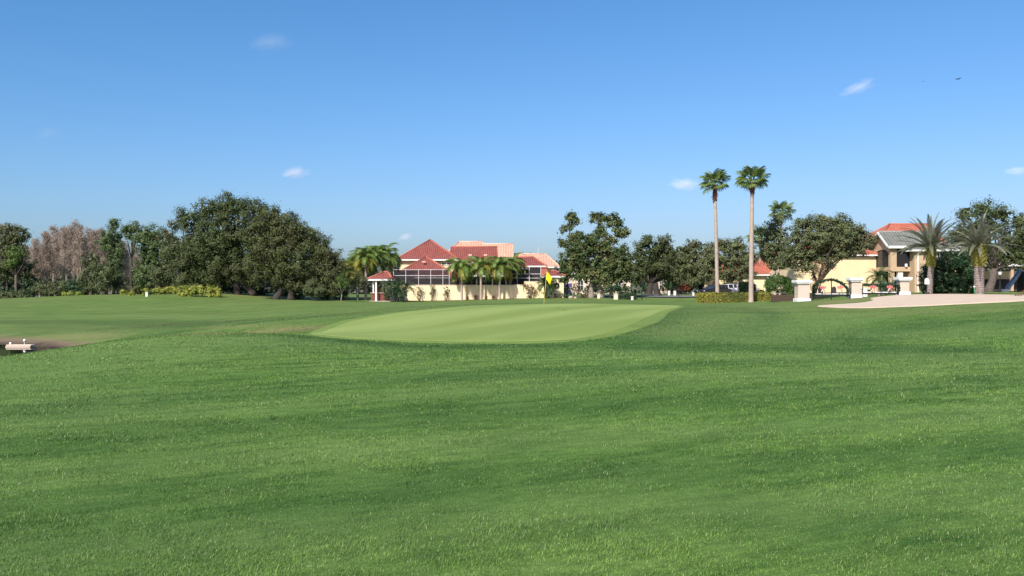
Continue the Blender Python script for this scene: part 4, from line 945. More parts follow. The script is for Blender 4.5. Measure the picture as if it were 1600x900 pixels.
# --- red roof far right
B8 = thing('far_red_roof_house', 'house with bright red roof showing above the grey tile gable', 'house', (52, 122, gh(52, 122)))
Yr = 120
wallbox(B8, PX(1372, Yr), PX(1470, Yr), Yr, Yr + 10, 0, 7.4, 'stucco_peach')
hip_roof(B8, PX(1366, Yr), PX(1476, Yr), Yr - 0.5, Yr + 10.5, 7.6, PZ(350, Yr + 5), PX(1390, Yr + 5), PX(1452, Yr + 5), Yr + 5, 'tile_orange', 'ridge_red')
# --- long low building at the right edge
B9 = thing('carport_building', 'low tan building with white eave behind the lamp post', 'building', (55, 104, gh(55, 104)))
Ye = 102
wallbox(B9, PX(1530, Ye), PX(1690, Ye), Ye + 2.5, Ye + 9, 0.3, 3.6, 'stucco_peach')
MB().box(PX(1526, Ye), PX(1700, Ye), Ye - 0.4, Ye + 9.4, PZ(416, Ye), PZ(412.5, Ye)).build('eave', 'white', B9)
MB().box(PX(1528, Ye), PX(1700, Ye), Ye - 0.2, Ye + 9.2, PZ(412.4, Ye), PZ(404, Ye)).build('roof', 'tile_grey', B9, uv=True)
for q in (1534, 1582, 1640): MB().box(PX(q, Ye) - 0.15, PX(q, Ye) + 0.15, Ye, Ye + 0.3, 0.3, PZ(416, Ye)).build('post', 'stucco_tan', B9)
MB().box(PX(1536, Ye), PX(1690, Ye), Ye + 2.3, Ye + 2.49, 0.3, PZ(436, Ye)).build('dark_panel', 'dark_room', B9)

# ------------------------------------------------------------------ trees
tree('live_oak', 'tall rounded live oak, higher of the two dark oaks beside the cypress wood', 113, 372,
     [(300, 345, 26, 22), (332, 330, 30, 22), (362, 322, 30, 18), (396, 328, 26, 18), (312, 378, 40, 34), (360, 360, 46, 36), (400, 365, 34, 34), (298, 415, 32, 30),
      (345, 408, 46, 34), (390, 410, 40, 30), (282, 395, 22, 30), (318, 432, 34, 16), (372, 428, 34, 16), (296, 440, 26, 12), (410, 425, 26, 18), (340, 385, 50, 34), (345, 440, 20, 10)],
     'oak', 'bark_dark', 0.23, 125, 0.85, 0.42, limbs=16, extra=(340, 395))
tree('live_oak', 'broad live oak sloping down towards the villa, with olive brown foliage', 108, 432,
     [(420, 340, 26, 20), (446, 350, 32, 24), (472, 368, 32, 26), (496, 388, 28, 26), (515, 408, 22, 26), (432, 382, 44, 34), (470, 405, 44, 34), (505, 425, 28, 28),
      (425, 418, 42, 28), (528, 428, 15, 22), (520, 446, 20, 16), (470, 436, 34, 16), (445, 440, 24, 12), (415, 375, 30, 34), (500, 448, 30, 14), (405, 405, 26, 26), (455, 372, 34, 26)],
     'oak_brown', 'bark_dark', 0.22, 125, 0.8, 0.42, limbs=16, extra=(455,))
bush('round_bush', 'bright leafy young tree in the shade of the broad live oak', 105, [(490, 447, 16, 13), (482, 452, 10, 10), (498, 454, 12, 9)], 'wood_green', 0.16, 240, 0.4, 'tree')
bush('dark_shrub', 'dark undergrowth under the broad live oak', 110, [(465, 456, 22, 10), (510, 455, 24, 13), (535, 450, 13, 18), (440, 455, 14, 9)], 'dark_shrub', 0.18, 200, 0.4)
bush('dark_shrub', 'dark undergrowth behind the tall rounded live oak', 117, [(400, 450, 26, 12), (350, 446, 26, 12), (318, 444, 22, 12)], 'dark_shrub', 0.2, 170, 0.4)
tree('young_tree', 'thin young tree with pale stems between the oak and the gazebo', 104, 533, [(533, 436, 9, 10), (528, 445, 7, 8), (540, 444, 7, 9)], 'bright', 'bark_pale', 0.15, 130, 0.35, 0.06, limbs=6)
tree('young_tree', 'small grey-green tree beside the yellowing queen palms', 110, 559, [(557, 432, 12, 12), (551, 443, 8, 10), (566, 442, 9, 11)], 'wood_green', 'bark_pale', 0.16, 130, 0.4, 0.07, limbs=6)
# green trees on the edge of the wood
wood = [
 (128, 10, [(4, 380, 26, 24), (28, 366, 20, 16), (12, 358, 20, 9), (22, 392, 22, 22), (8, 420, 24, 26), (36, 425, 20, 26)], 'wood_green', 'leafy tree with pale twisted trunk at the end of the wood'),
 (126, 26, [(24, 398, 15, 12), (20, 408, 13, 10)], 'bright', 'bright yellow-green tree in front of the leafy wood edge'),
 (124, 178, [(178, 352, 8, 9), (176, 370, 18, 14), (170, 384, 18, 12), (184, 392, 15, 14), (176, 410, 18, 18), (180, 345, 6, 5), (182, 436, 18, 18)], 'pine', 'ragged pine with a broken top next to the bare cypresses'),
 (120, 205, [(206, 356, 17, 9), (198, 364, 12, 9), (216, 366, 12, 8), (206, 372, 13, 7)], 'pine', 'umbrella-topped pine with a bare dark trunk'),
 (119, 234, [(236, 366, 22, 14), (228, 382, 22, 18), (246, 386, 24, 22), (238, 412, 28, 24), (226, 432, 22, 18)], 'pine', 'full pine left of the live oak, crown down to the shrubs'),
 (117, 262, [(264, 372, 16, 16), (266, 400, 20, 24), (258, 430, 22, 22), (272, 352, 8, 10)], 'wood_green', 'dark tree touching the tall live oak'),
 (122, 142, [(142, 405, 14, 14), (148, 428, 20, 24), (136, 440, 16, 18)], 'wood_green', 'grey-green understorey tree in front of the cypresses'),
 (121, 165, [(166, 430, 16, 22), (160, 448, 14, 12)], 'wood_green', 'slim understorey tree beside the ragged pine'),
]
for Y_, tp, bl_, lf, lb in wood:
    tree('woodland_tree', lb, Y_, tp, bl_, lf, 'bark' if lf != 'pine' else 'bark_dark', 0.24, 95, 0.6, 0.2, group=None, limbs=9, fork=0.6)
under = [(128, 48, 446, 20, 16), (126, 72, 450, 22, 12), (126, 96, 448, 20, 14), (124, 118, 450, 18, 12), (123, 200, 448, 18, 12), (121, 218, 446, 16, 14), (129, 15, 452, 20, 14), (119, 250, 446, 20, 12), (118, 285, 442, 18, 14), (126, 140, 455, 16, 8), (125, 30, 460, 14, 7), (125, 5, 462, 12, 6)]
for k, (Y_, px_, py_, rx_, ry_) in enumerate(under):
    bush('understorey_shrub', ('grey-green shrub in the thicket under the wood' if k % 3 else 'dark green shrub in the thicket under the wood'), Y_, [(px_, py_, rx_, ry_), (px_ + 5, py_ + 5, rx_ * 0.8, ry_ * 0.8)], 'wood_green' if k % 3 else 'dark_shrub', 0.22, 120, 0.45, group='thicket shrubs under the wood')
# bare cypresses
def cypress_meshes(seed, Hh):
    r = np.random.default_rng(seed); mb = MB(); mb.tube([(0, 0, -0.2), (0, 0, 0.5), (0.05, 0, Hh * 0.5), (0.0, 0.05, Hh * 0.97)], [0.34, 0.2, 0.14, 0.03], 7)
    C = []; D = []
    n = 70
    for i in range(n):
        t = r.random() ** 0.8; z = Hh * (0.30 + 0.68 * t); L = (1.05 - 0.75 * t) * r.uniform(0.7, 1.7) + 0.25; a = r.uniform(0, 6.283)
        e = np.array([math.cos(a) * L, math.sin(a) * L, z + L * r.uniform(0.15, 0.7)])
        if i % 2 == 0: mb.tube([(0, 0, z), tuple(e)], [0.035, 0.01], 4)
        m_ = 34
        s = r.random((m_, 1)) ** 0.7; q = np.array([0, 0, z]) + (e - (0, 0, z)) * s + r.normal(size=(m_, 3)) * 0.22
        d = (e - (0, 0, z)) / L + r.normal(size=(m_, 3)) * 0.6 + (0, 0, 0.4); C.append(q); D.append(d / np.linalg.norm(d, axis=1, keepdims=True))
    C = np.concatenate(C); D = np.concatenate(D); k = len(C); sd = np.cross(D, r.normal(size=(k, 3))); sd /= np.linalg.norm(sd, axis=1, keepdims=True)
    L = r.uniform(0.25, 0.6, (k, 1)); w = r.uniform(0.02, 0.045, (k, 1))
    V = np.stack([C - D * L / 2 - sd * w, C - D * L / 2 + sd * w, C + D * L / 2], 1).reshape(-1, 3)
    me = bpy.data.meshes.new('cypress_trunk'); me.from_pydata(mb.v, [], mb.f); me.update(); me.materials.append(MT['bark_pale'])
    m2 = np_mesh('cypress_twigs', V, np.arange(3 * k).reshape(-1, 3)); m2.materials.append(MT['cypress'])
    return me, m2
CYP = [cypress_meshes(200 + i, 12.0) for i in range(5)]
rc = random.Random(5)
cyp = [(px_ + rc.uniform(-3, 3), 132 + rc.uniform(0, 26)) for px_ in range(36, 236, 3)] + [(px_, 160) for px_ in (4, 14, 24)]
tops = {36: 378, 60: 368, 78: 358, 95: 355, 112: 346, 122: 352, 135: 362, 145: 350, 160: 352, 175: 366, 200: 380, 240: 392}
tk = sorted(tops)
for px_, Y_ in cyp:
    tp = np.interp(px_, tk, [tops[q] for q in tk]) + rc.uniform(0, 22) - 4
    if px_ < 30: tp = 352
    x_ = PX(px_, Y_); z_ = gh(x_, Y_); hgt = PZ(tp, Y_) - z_
    th = thing('bare_cypress', ('leafless cypress top behind the leafy tree at the end of the wood' if px_ < 46 else 'leafless pinkish grey cypress in the open bare stand' if px_ < 163 else 'leafless cypress behind the ragged broken-topped pine' if px_ < 193 else 'leafless cypress behind the umbrella-topped pine'), 'tree', (x_, Y_, z_), 'leafless cypresses in the wood', rc.uniform(0, 6.28))
    s = hgt / 12.0; th.scale = (s * rc.uniform(0.6, 0.95), s * rc.uniform(0.6, 0.95), s)
    a, b = CYP[rc.randrange(5)]
    link('trunk', a, None, th); link('twigs', b, None, th)
# yellow-green shrubs along the foot of the oak
ysh = [(228, 457, 8, 6), (245, 455, 9, 6), (258, 453, 9, 6), (272, 452, 9, 6), (286, 450, 10, 7), (300, 449, 10, 7), (314, 449, 10, 6), (328, 450, 9, 6), (340, 451, 7, 6), (192, 458, 6, 6), (205, 460, 6, 5), (106, 460, 9, 4), (122, 459, 7, 4)]
for px_, py_, rx_, ry_ in ysh:
    bush('yellow_shrub', ('low yellow-green shrub under the tall rounded live oak' if px_ > 275 else 'low yellow-green shrub by the white marker post' if px_ > 200 else 'low yellow-green shrub in front of the pines and bare cypresses'), 106 if px_ > 275 else 113 if px_ > 200 else 119, [(px_, py_ + 4.5, rx_, ry_ + 2.5)] if px_ > 275 else [(px_, py_, rx_, ry_)], 'yellow_shrub', 0.17, 260, 0.3, group='yellow-green shrubs edging the wood')

# magnolia and the street oaks
rc0 = random.Random(31)
tree('magnolia', 'large open-topped magnolia with glossy leaves and pale trunk', 111, 924,
     [(a + rc0.uniform(-1, 1) * c * 0.75, b + rc0.uniform(-1, 1) * d * 0.75, c * rc0.uniform(0.28, 0.55), d * rc0.uniform(0.3, 0.6)) for a, b, c, d in
      ((900, 345, 14, 12), (888, 362, 11, 13), (884, 378, 11, 9), (906, 364, 12, 12), (936, 343, 16, 10), (960, 344, 17, 11), (968, 362, 16, 9), (942, 360, 15, 12), (925, 374, 15, 10), (975, 366, 10, 6), (903, 380, 16, 9), (955, 378, 20, 8)) for _ in range(6)] +
     [(915, 390, 28, 16), (945, 392, 28, 16), (970, 396, 18, 14), (898, 405, 24, 16), (930, 412, 34, 20), (962, 416, 26, 20), (980, 412, 10, 16), (900, 428, 26, 16), (935, 432, 32, 14), (968, 434, 20, 12), (882, 418, 14, 14), (878, 437, 8, 8)],
     'magnolia', 'bark_pale', 0.30, 105, 0.55, 0.36, core=7, limbs=7, extra=(939,), fork=0.45, aspect=0.5)
bush('young_tree', 'slim leafy sapling trunk under the magnolia canopy', 109, [(953, 440, 6, 8), (948, 446, 4, 6)], 'magnolia', 0.18, 140, 0.3, 'tree')
tree('live_oak', 'dense dark oak with a thick leaning trunk right of the magnolia', 126, 1014,
     [(1012, 380, 14, 12), (1034, 382, 18, 14), (1000, 396, 16, 16), (1024, 400, 26, 20), (1045, 402, 12, 16), (1008, 418, 24, 16), (1032, 420, 24, 16), (998, 432, 14, 12), (1042, 428, 14, 12)],
     'oak', 'bark_dark', 0.26, 105, 0.7, 0.5, limbs=14, extra=(1027,))
tree('live_oak', 'pale olive oak overhanging the road bend', 134, 1062,
     [(1068, 392, 18, 12), (1088, 386, 18, 12), (1058, 408, 18, 16), (1082, 408, 26, 18), (1060, 428, 18, 16), (1090, 428, 24, 16), (1050, 424, 12, 18), (1070, 440, 20, 10)],
     'grey_oak', 'bark', 0.28, 95, 0.7, 0.3, limbs=12)
tree('live_oak', 'grey-green oak standing behind the two tall fan palms', 118, 1140,
     [(1108, 396, 16, 16), (1128, 382, 16, 10), (1150, 386, 20, 14), (1120, 408, 24, 18), (1150, 410, 26, 18), (1172, 402, 14, 18), (1110, 426, 16, 12), (1140, 430, 26, 10), (1170, 424, 14, 10), (1100, 418, 10, 14)],
     'grey_oak', 'bark', 0.25, 135, 0.65, 0.3, limbs=9, fork=0.5, core=16)
tree('street_tree', 'upright grey-leaved tree with two pale trunks behind the clipped ball', 99, 1211,
     [(1212, 348, 16, 14), (1202, 368, 18, 18), (1222, 370, 18, 20), (1208, 394, 24, 20), (1226, 398, 16, 18), (1194, 392, 10, 18), (1214, 414, 22, 10)],
     'grey_oak', 'palm_trunk', 0.21, 120, 0.6, 0.16, limbs=12, extra=(1219,), fork=0.6)
tree('spreading_oak', 'wide flat-topped oak with dark twisting limbs behind the gate pillar', 90, 1268,
     [(1258, 352, 20, 14), (1285, 346, 24, 13), (1315, 350, 24, 14), (1340, 362, 20, 14), (1250, 374, 24, 20), (1285, 374, 32, 20), (1322, 376, 26, 17), (1350, 378, 16, 13), (1244, 396, 18, 14), (1272, 398, 26, 16), (1304, 392, 26, 12), (1338, 390, 18, 11), (1318, 398, 18, 8), (1362, 374, 8, 8), (1236, 412, 16, 12), (1260, 416, 18, 11), (1290, 408, 18, 10), (1300, 366, 40, 20)],
     'grey_oak', 'bark_dark', 0.19, 190, 0.5, 0.26, limbs=11, fork=0.3, inner=0.25, core=16)
bush('dark_shrub', 'dark twiggy climber around the foot of the spreading oak', 88.5, [(1278, 430, 10, 20), (1284, 415, 8, 12), (1274, 445, 8, 8)], 'dry', 0.10, 200, 0.3)
tree('live_oak', 'dark oak with thick forked trunk behind the lamp post', 91, 1545,
     [(1512, 335, 16, 14), (1540, 325, 20, 13), (1568, 334, 18, 13), (1592, 345, 16, 14), (1510, 360, 20, 16), (1545, 352, 30, 20), (1585, 368, 26, 20), (1530, 385, 26, 18), (1570, 392, 30, 16), (1610, 380, 22, 24), (1600, 404, 24, 12), (1640, 360, 26, 28)],
     'oak', 'bark', 0.22, 115, 0.65, 0.42, limbs=18, fork=0.4)
tree('live_oak', 'dark oak partly hidden by the long date palm fronds', 105, 1500, [(1490, 372, 18, 16), (1515, 372, 20, 18), (1500, 395, 22, 16)], 'oak', 'bark', 0.22, 110, 0.6, 0.3, limbs=8)

# palms
fan_palm('tall fan palm with frayed red-brown boots below its crown', 1121, 100, 1116.5, 286, 0.20, (291, 314, 1.0), 26, 3, (0.85, 1.05))
fan_palm('tallest fan palm, fuller crown, standing at the front of the hedge', 1173.5, 94, 1175.5, 281, 0.23, (288, 302, 0.6), 30, 8, (0.9, 1.08))
fan_palm('fan palm rising out of the upright grey-leaved tree', 1219, 118, 1221, 331, 0.18, (334, 342, 0.6), 22, 12, (0.9, 1.1))
fan_palm('short fan palm half hidden behind the hedge palm trunk', 1189, 128, 1187, 372, 0.18, None, 20, 15, (1.0, 1.2))
QL = 'queen palm with drooping fronds growing in front of the garden wall'
queen_palm('queen palm before the garden wall, close to the upstairs window', 721.5, 110.9, 721.5, 420, 15, 4, alt=('queen_yellow', 0.6, 0.25))
q2 = queen_palm('queen palm before the garden wall with an orange flower spray', 751.5, 110.9, 751.5, 418, 15, 6, alt=('queen_yellow', 0.5, 0.2))
queen_palm('queen palm before the garden wall with a yellow hanging frond', 780.5, 110.9, 781, 417, 17, 9, alt=('queen_yellow', 0.75, 0.5))
queen_palm('queen palm crown leaning over the terrace between wall palms', 797, 113.2, 798, 414, 13, 19, alt=('queen_yellow', 0.75, 0.3))
mb = MB()                                                                # orange flower spray
for k in range(26): mb.bar((PX(750, 110.9), 110.75, PZ(426, 110.9)), (PX(rc.uniform(737, 749), 110.9), 110.4 + rc.uniform(-.2, .2), PZ(rc.uniform(412, 424), 110.9)), 0.07, 0.05)
mb.build('flower_spray', 'queen_orange', q2)
queen_palm('tall queen palm with pale trunk left of the gazebo roof', 571.5, 111.5, 572, 404, 20, 21, 0.15, (0.85, 1.05), ('queen_yellow', 0.6, 0.5))
queen_palm('queen palm behind the gazebo with a wide green crown', 598, 115, 601, 402, 20, 23, 0.14, (0.85, 1.05), ('queen_yellow', 0.7, 0.6))
queen_palm('yellowing queen palm between the young trees and gazebo', 559, 116, 557, 421, 14, 26, 0.13, (0.85, 1.1), ('queen_yellow', 0.3, 0.7))
queen_palm('queen palm crown tucked between the oak and gazebo palms', 585, 114, 586, 399, 16, 28, 0.13, (0.8, 1.0), ('queen_yellow', 0.75, 0.4))
date_palm('slimmer date palm in front of the grey-roofed porch house', 1452, 81, 1455, 386, 418, 0.27, 46, 2, (0.92, 1.08))
date_palm('stout date palm with thick trunk beside the green post', 1530, 76, 1529.5, 384, 418, 0.40, 46, 5, (0.85, 1.02))
pygmy_palm('clump of pygmy date palms at the corner of the garden wall', 614, 107.5, 446, 22, 1, (0.9, 1.15), trunks=(-0.5, 0.7, 1.6))
pygmy_palm('pygmy date palm hiding the step in the garden wall', 851, 109.5, 443, 26, 5, (0.95, 1.2), trunks=(0.0, 0.4))
pygmy_palm('feathery palm behind the white railing between the gate pillars', 1374, 87, 434, 30, 7, (1.0, 1.2), lo=-35, trunks=(0.0,))
bush('dark_shrub', 'dark shrub mass below the corner pygmy palms', 106.5, [(617, 456, 12, 12), (628, 459, 11, 10), (606, 462, 8, 7)], 'dark_shrub', 0.14, 220, 0.3)
bush('dark_shrub', 'dark shrub at the foot of the wall-step palm', 109, [(857, 461, 7, 6)], 'dark_shrub', 0.12, 260, 0.25)
# plants along the garden wall
for k, (px_, h1) in enumerate(((656, 450), (675, 447), (697, 450))):
    bush('wall_shrub', ('sparse brown-green wall shrub nearest the corner palms', 'tallest sparse wall shrub with dark leaves', 'sparse wall shrub nearest the first wall palm')[k], 111.6,
         [(px_, h1, 5, 3), (px_ + 2, h1 + 6, 5, 4), (px_ - 2, h1 + 10, 3.5, 4)], 'oak_brown', 0.14, 70, 0.22)
bush('wall_shrub', 'large dry twiggy shrub on the raised part of the wall', 111.5, [(828, 449, 8, 6), (822, 446, 5, 5), (834, 455, 6, 6), (826, 460, 5, 5)], 'dry', 0.13, 90, 0.25)
for k, px_ in enumerate((731.5, 743.5, 760, 771)):
    bush('red_shrub', 'tiny round reddish shrub at the foot of the garden wall', 111.4, [(px_, 464, 2.6, 2.8)], 'red_leaf', 0.09, 420, 0.15, group='tiny reddish shrubs along the wall')
for k, (px_, py_, rx_, ry_, lf, lb) in enumerate(((869, 463, 4, 4, 'dark_shrub', 'small round shrub below the wreath'), (877, 462, 4, 5, 'oak_brown', 'small olive shrub at the pavilion corner'), (886, 462, 6, 4, 'dark_shrub', 'low green shrub between pavilion and boulder'),
        (884, 451, 8, 7, 'oak_brown', 'brown-green shrub behind the pavilion corner'), (900, 452, 10, 9, 'dry', 'wide brown shrub left of the magnolia trunk'), (912, 460, 6, 6, 'dry', 'small brown shrub touching the magnolia trunk'))):
    bush('garden_shrub', lb, 110 - k * 0.2 if k != 3 else 112, [(px_, py_, rx_, ry_)], lf, 0.13, 240, 0.28)
bush('garden_shrub', 'red-leaved shrub under the pale olive oak', 128, [(1070, 449, 8, 5), (1060, 451, 5, 4)], 'red_leaf', 0.18, 160, 0.35)
bush('garden_shrub', 'dark shrub row behind the road under the oaks', 140, [(1050, 440, 16, 14), (1075, 445, 18, 12), (1100, 446, 16, 10), (1010, 446, 12, 8)], 'dark_shrub', 0.24, 130, 0.5)
bush('garden_shrub', 'dark bank of shrubs in the shade behind the magnolia', 128, [(930, 452, 20, 9), (955, 452, 18, 9), (975, 453, 12, 8)], 'dark_shrub', 0.2, 180, 0.4)
bush('garden_shrub', 'yellow-green clipped shrub against the pinkish house front', 132, [(1038, 449, 6, 5)], 'yellow_shrub', 0.18, 220, 0.3)
bush('garden_shrub', 'brown-tinted shrub behind the black car', 118, [(1108, 446, 10, 7), (1118, 447, 7, 6)], 'dry', 0.16, 170, 0.35)
hedge('box_hedge', 'square clipped dark green hedge block beside the tallest fan palm', 112, 1158, 1171, 441.5, 1.2, 'dark_shrub', 0.12, 380)
hedge('front_hedge', 'long low variegated yellow-green hedge at the foot of the fan palms', 95, 1093, 1172, 459, 1.4, 'variegated')
hedge('front_hedge', 'short variegated hedge between the tallest fan palm and low brown wall', 95.4, 1176, 1206, 458, 1.3, 'variegated')
hedge('small_hedge', 'small clipped hedge block next to the green utility box', 106, 967, 979, 459.5, 1.0, 'dark_shrub', 0.11, 380)
hedge('small_hedge', 'small clipped hedge block by the short white bollard', 105.6, 981, 994, 458.5, 1.0, 'dark_shrub', 0.11, 380)
bush('topiary_ball', 'clipped round green bush on a short trunk beside the gate pillar', 92, [(1216, 443, 22, 14), (1205, 446, 13, 11), (1228, 445, 12, 12), (1216, 436, 15, 7)], 'topiary', 0.11, 420, 0.2, inner=0.85, jit=0.03)
bush('garden_shrub', 'yellow-green shrub between the clipped ball and gate pillar', 96, [(1240, 450, 7, 8), (1234, 456, 8, 6)], 'bright', 0.13, 260, 0.3)
bush('garden_shrub', 'low dark planting behind the variegated hedge', 98, [(1190, 458, 9, 5), (1235, 460, 8, 5)], 'dark_shrub', 0.14, 240, 0.3)
bush('large_shrub', 'huge dark green rounded shrub between the two date palms', 84, [(1478, 425, 30, 30), (1500, 430, 22, 30), (1460, 435, 22, 26), (1488, 408, 22, 18), (1512, 442, 12, 20), (1475, 450, 34, 12), (1505, 412, 16, 18)], 'dark_shrub', 0.17, 260, 0.4, inner=0.7)
bush('large_shrub', 'dark shrub behind the white plaque, touching the porch house', 85, [(1444, 440, 9, 16), (1450, 425, 8, 14)], 'dark_shrub', 0.15, 240, 0.35)
bush('garden_shrub', 'dark shrub behind the white railing near the third pillar', 86, [(1398, 446, 8, 9), (1352, 455, 8, 5), (1386, 453, 10, 6)], 'garland', 0.13, 220, 0.3)
bush('dry_shrub', 'dry twiggy shrub spilling over the bunker edge', 66, [(1592, 464, 8, 5), (1602, 460, 9, 6), (1586, 468, 5, 4)], 'dry', 0.09, 90, 0.25)
# trees that close the view behind the houses
def far_wood():
    C = []; Nn = []
    prof = lambda px: np.interp(px, [-200, 0, 100, 250, 540, 560, 700, 800, 830, 850, 880, 1000, 1100, 1180, 1240, 1400, 1600, 1900], [385, 388, 392, 392, 398, 396, 404, 389, 393, 391, 400, 404, 404, 396, 390, 380, 365, 365])
    for k in range(520):
        px = rng.uniform(-250, 1850); Y_ = rng.uniform(172, 215); tp = prof(px) + rng.uniform(0, 26); x_ = PX(px, Y_); zt_ = PZ(tp, Y_)
        r_ = rng.uniform(1.4, 2.6); z_ = zt_ - r_
        for lay in range(3):
            n = 70; d = unit(n); q = np.array([x_ + rng.normal() * 1.0, Y_ + rng.normal(), max(z_ - lay * 2.6, 1.0)]) + d * rng.uniform(0.6, 1.0, (n, 1)) * (r_ * 1.25, r_, r_)
            C.append(q); Nn.append(d + 0.8 * unit(n) + (0, 0, 0.4))
    V = leaves(np.concatenate(C), np.concatenate(Nn), 0.85, 0.7)
    o_ = link('far_wood', np_mesh('far_wood', V, np.arange(len(V)).reshape(-1, 4)), 'far_wood')
    tagp(o_, 'far belt of green trees closing the view behind the houses', 'woodland', kind='stuff')
far_wood()

# ------------------------------------------------------------------ golf things
hx, hy = PX(848.5, 46.8), 46.8; hz = gh(hx, hy) + 0.035
fl = thing('golf_flag', 'yellow flag on a thin yellow pin standing in the putting green', 'golf flag', (hx, hy, hz))
tp = (PX(854.5, 46.8), 46.8, PZ(424, 46.8))
MB().tube([(hx, hy, hz - 0.1), ((hx + tp[0]) / 2, hy, (hz + tp[2]) / 2), tp], [0.014, 0.013, 0.011], 8).build('pole', 'pole_yellow', fl, smooth=True)
V = []; Fs = []
for i in range(9):
    for j in range(7):
        u, w = i / 8, j / 6
        V.append((tp[0] - 0.01 - 0.03 * w + u * 0.30 * (1 - 0.25 * w), hy + 0.05 * math.sin(u * 5 + w * 2) * u, tp[2] - 0.02 - w * 0.40 - u * 0.30 + 0.03 * math.sin(u * 6)))
for i in range(8):
    for j in range(6): Fs.append((i * 7 + j, i * 7 + j + 1, (i + 1) * 7 + j + 1, (i + 1) * 7 + j))
mb = MB().add(V, Fs); o = mb.build('flag', 'yellow_flag', fl, smooth=True); md = o.modifiers.new('solid', 'SOLIDIFY'); md.thickness = 0.004
q = hit(871, 482.5)
cp = thing('hole_cup', 'small dark hole in the putting green right of the flag', 'golf hole', (q[0], q[1], gh(*q) + 0.036))
MB().tube([(q[0], q[1], gh(*q) + 0.030), (q[0], q[1], gh(*q) + 0.045)], [0.20, 0.20], 14).build('rim', 'low_wall', cp)
MB().tube([(q[0], q[1], gh(*q) + 0.0455), (q[0], q[1], gh(*q) + 0.049)], [0.15, 0.15], 14).build('hole', 'black', cp)
# pond edge: pale timber beam with two white posts
Yd = 43.4
fx0, fx1 = PX(8, Yd), PX(47, Yd); zb_ = WZ
dk = thing('pond_beam', 'pale floating timber beam at the edge of the dark pond', 'beam', ((fx0 + fx1) / 2, Yd, WZ))
MB().box(fx0, fx1, Yd, Yd + 0.35, WZ - 0.03, WZ + 0.05).build('lower_plank', 'stucco_pillar', dk, bevel=0.015); MB().box(fx0 + 0.01, fx1 + 0.02, Yd + 0.04, Yd + 0.4, WZ + 0.065, WZ + 0.115).build('upper_plank', 'stucco_cream', dk, bevel=0.015)
MB().box(fx0 + 0.03, fx1 - 0.03, Yd + 0.06, Yd + 0.3, WZ + 0.04, WZ + 0.07).build('spacer', 'low_wall', dk)
for px_, hh, lb in ((38.5, 0.26, 'taller white-capped stake behind the pond beam'), (16.5, 0.14, 'shorter white-capped stake behind the pond beam')):
    x_ = PX(px_, 44.6); z_ = gh(x_, 44.6); st = thing('stake', lb, 'stake', (x_, 44.6, z_))
    MB().tube([(x_, 44.6, z_ - 0.2), (x_, 44.6, z_ + hh)], [0.03, 0.03], 8).build('post', 'concrete', st); MB().ball((x_, 44.6, z_ + hh + 0.05), 0.07, 0.07, 0.08).build('cap', 'white', st, smooth=True)
# small white tee post near the wood
x_ = PX(229.5, 108); z_ = gh(x_, 108); st = thing('marker_post', 'short white marker post in front of the yellow-green shrubs', 'post', (x_, 108, z_))
MB().box(x_ - 0.14, x_ + 0.14, 107.9, 108.1, z_ - 0.1, z_ + 0.48).build('post', 'white', st, bevel=0.03); MB().box(x_ - 0.17, x_ + 0.17, 107.87, 108.13, z_ + 0.481, z_ + 0.55).build('cap', 'stucco_cream', st)
# green post with white ball
x_ = PX(1523, 75); z_ = gh(x_, 75); st = thing('ball_post', 'thin green post with a white ball on top by the stout date palm', 'post', (x_, 75, z_))
MB().tube([(x_, 75, z_ - 0.1), (x_ - 0.03, 75, PZ(449.5, 75))], [0.05, 0.045], 8).build('post', 'green_paint', st, smooth=True); MB().ball((x_ - 0.03, 75, PZ(448, 75)), 0.085, 0.085, 0.085).build('ball', 'white', st, smooth=True)

# ------------------------------------------------------------------ gates with festive garlands
Yk = 81.0
def pillar(label, px0, px1, top, base_py, y_):
    x0_, x1_ = PX(px0, y_), PX(px1, y_); w = x1_ - x0_; xm = (x0_ + x1_) / 2; z_ = gh(xm, y_); zt_ = PZ(top, y_)
    th = thing('gate_pillar', label, 'pillar', (xm, y_ + w / 2, z_))
    MB().box(x0_, x1_, y_, y_ + w, z_ - 0.2, zt_ - 0.36).build('shaft', 'stucco_pillar', th, bevel=0.015)
    MB().box(x0_ - 0.1, x1_ + 0.1, y_ - 0.1, y_ + w + 0.1, z_ - 0.2, z_ + 0.30).build('plinth', 'white', th, bevel=0.02)
    c_ = MB().box(x0_ - 0.12, x1_ + 0.12, y_ - 0.12, y_ + w + 0.12, zt_ - 0.359, zt_ - 0.24); c_.box(x0_ - 0.2, x1_ + 0.2, y_ - 0.2, y_ + w + 0.2, zt_ - 0.239, zt_)
    c_.build('cap', 'white', th, bevel=0.015)
    return th
pillar('beige gate pillar with wide white cap beside the low brown wall', 1247, 1265, 437.5, 472, 80)
pillar('beige gate pillar with white cap standing between the two gates', 1331, 1345.5, 434, 466, 81)
pillar('beige gate pillar with white cap next to the porch house', 1406.5, 1421, 433, 460.5, 81)
lw = thing('low_wall', 'low dark brown slatted wall between hedge and first gate pillar', 'wall', (PX(1226, 90), 90, gh(PX(1226, 90), 90)))
for k in range(3):
    z_ = gh(PX(1226, 90), 90) - 0.02 + k * 0.24; MB().box(PX(1206, 90), PX(1246, 90), 90 + 0.02 * (k % 2), 90.3, z_, z_ + 0.21).build('board', 'low_wall', lw)
MB().box(PX(1206, 90) + 0.02, PX(1246, 90) - 0.02, 90.06, 90.26, gh(PX(1226, 90), 90) - 0.2, gh(PX(1226, 90), 90) + 0.66).build('core', 'low_wall', lw)
def arch_pts(pxs, pys, y_): return [(PX(a, y_), y_, PZ(b, y_)) for a, b in zip(pxs, pys)]
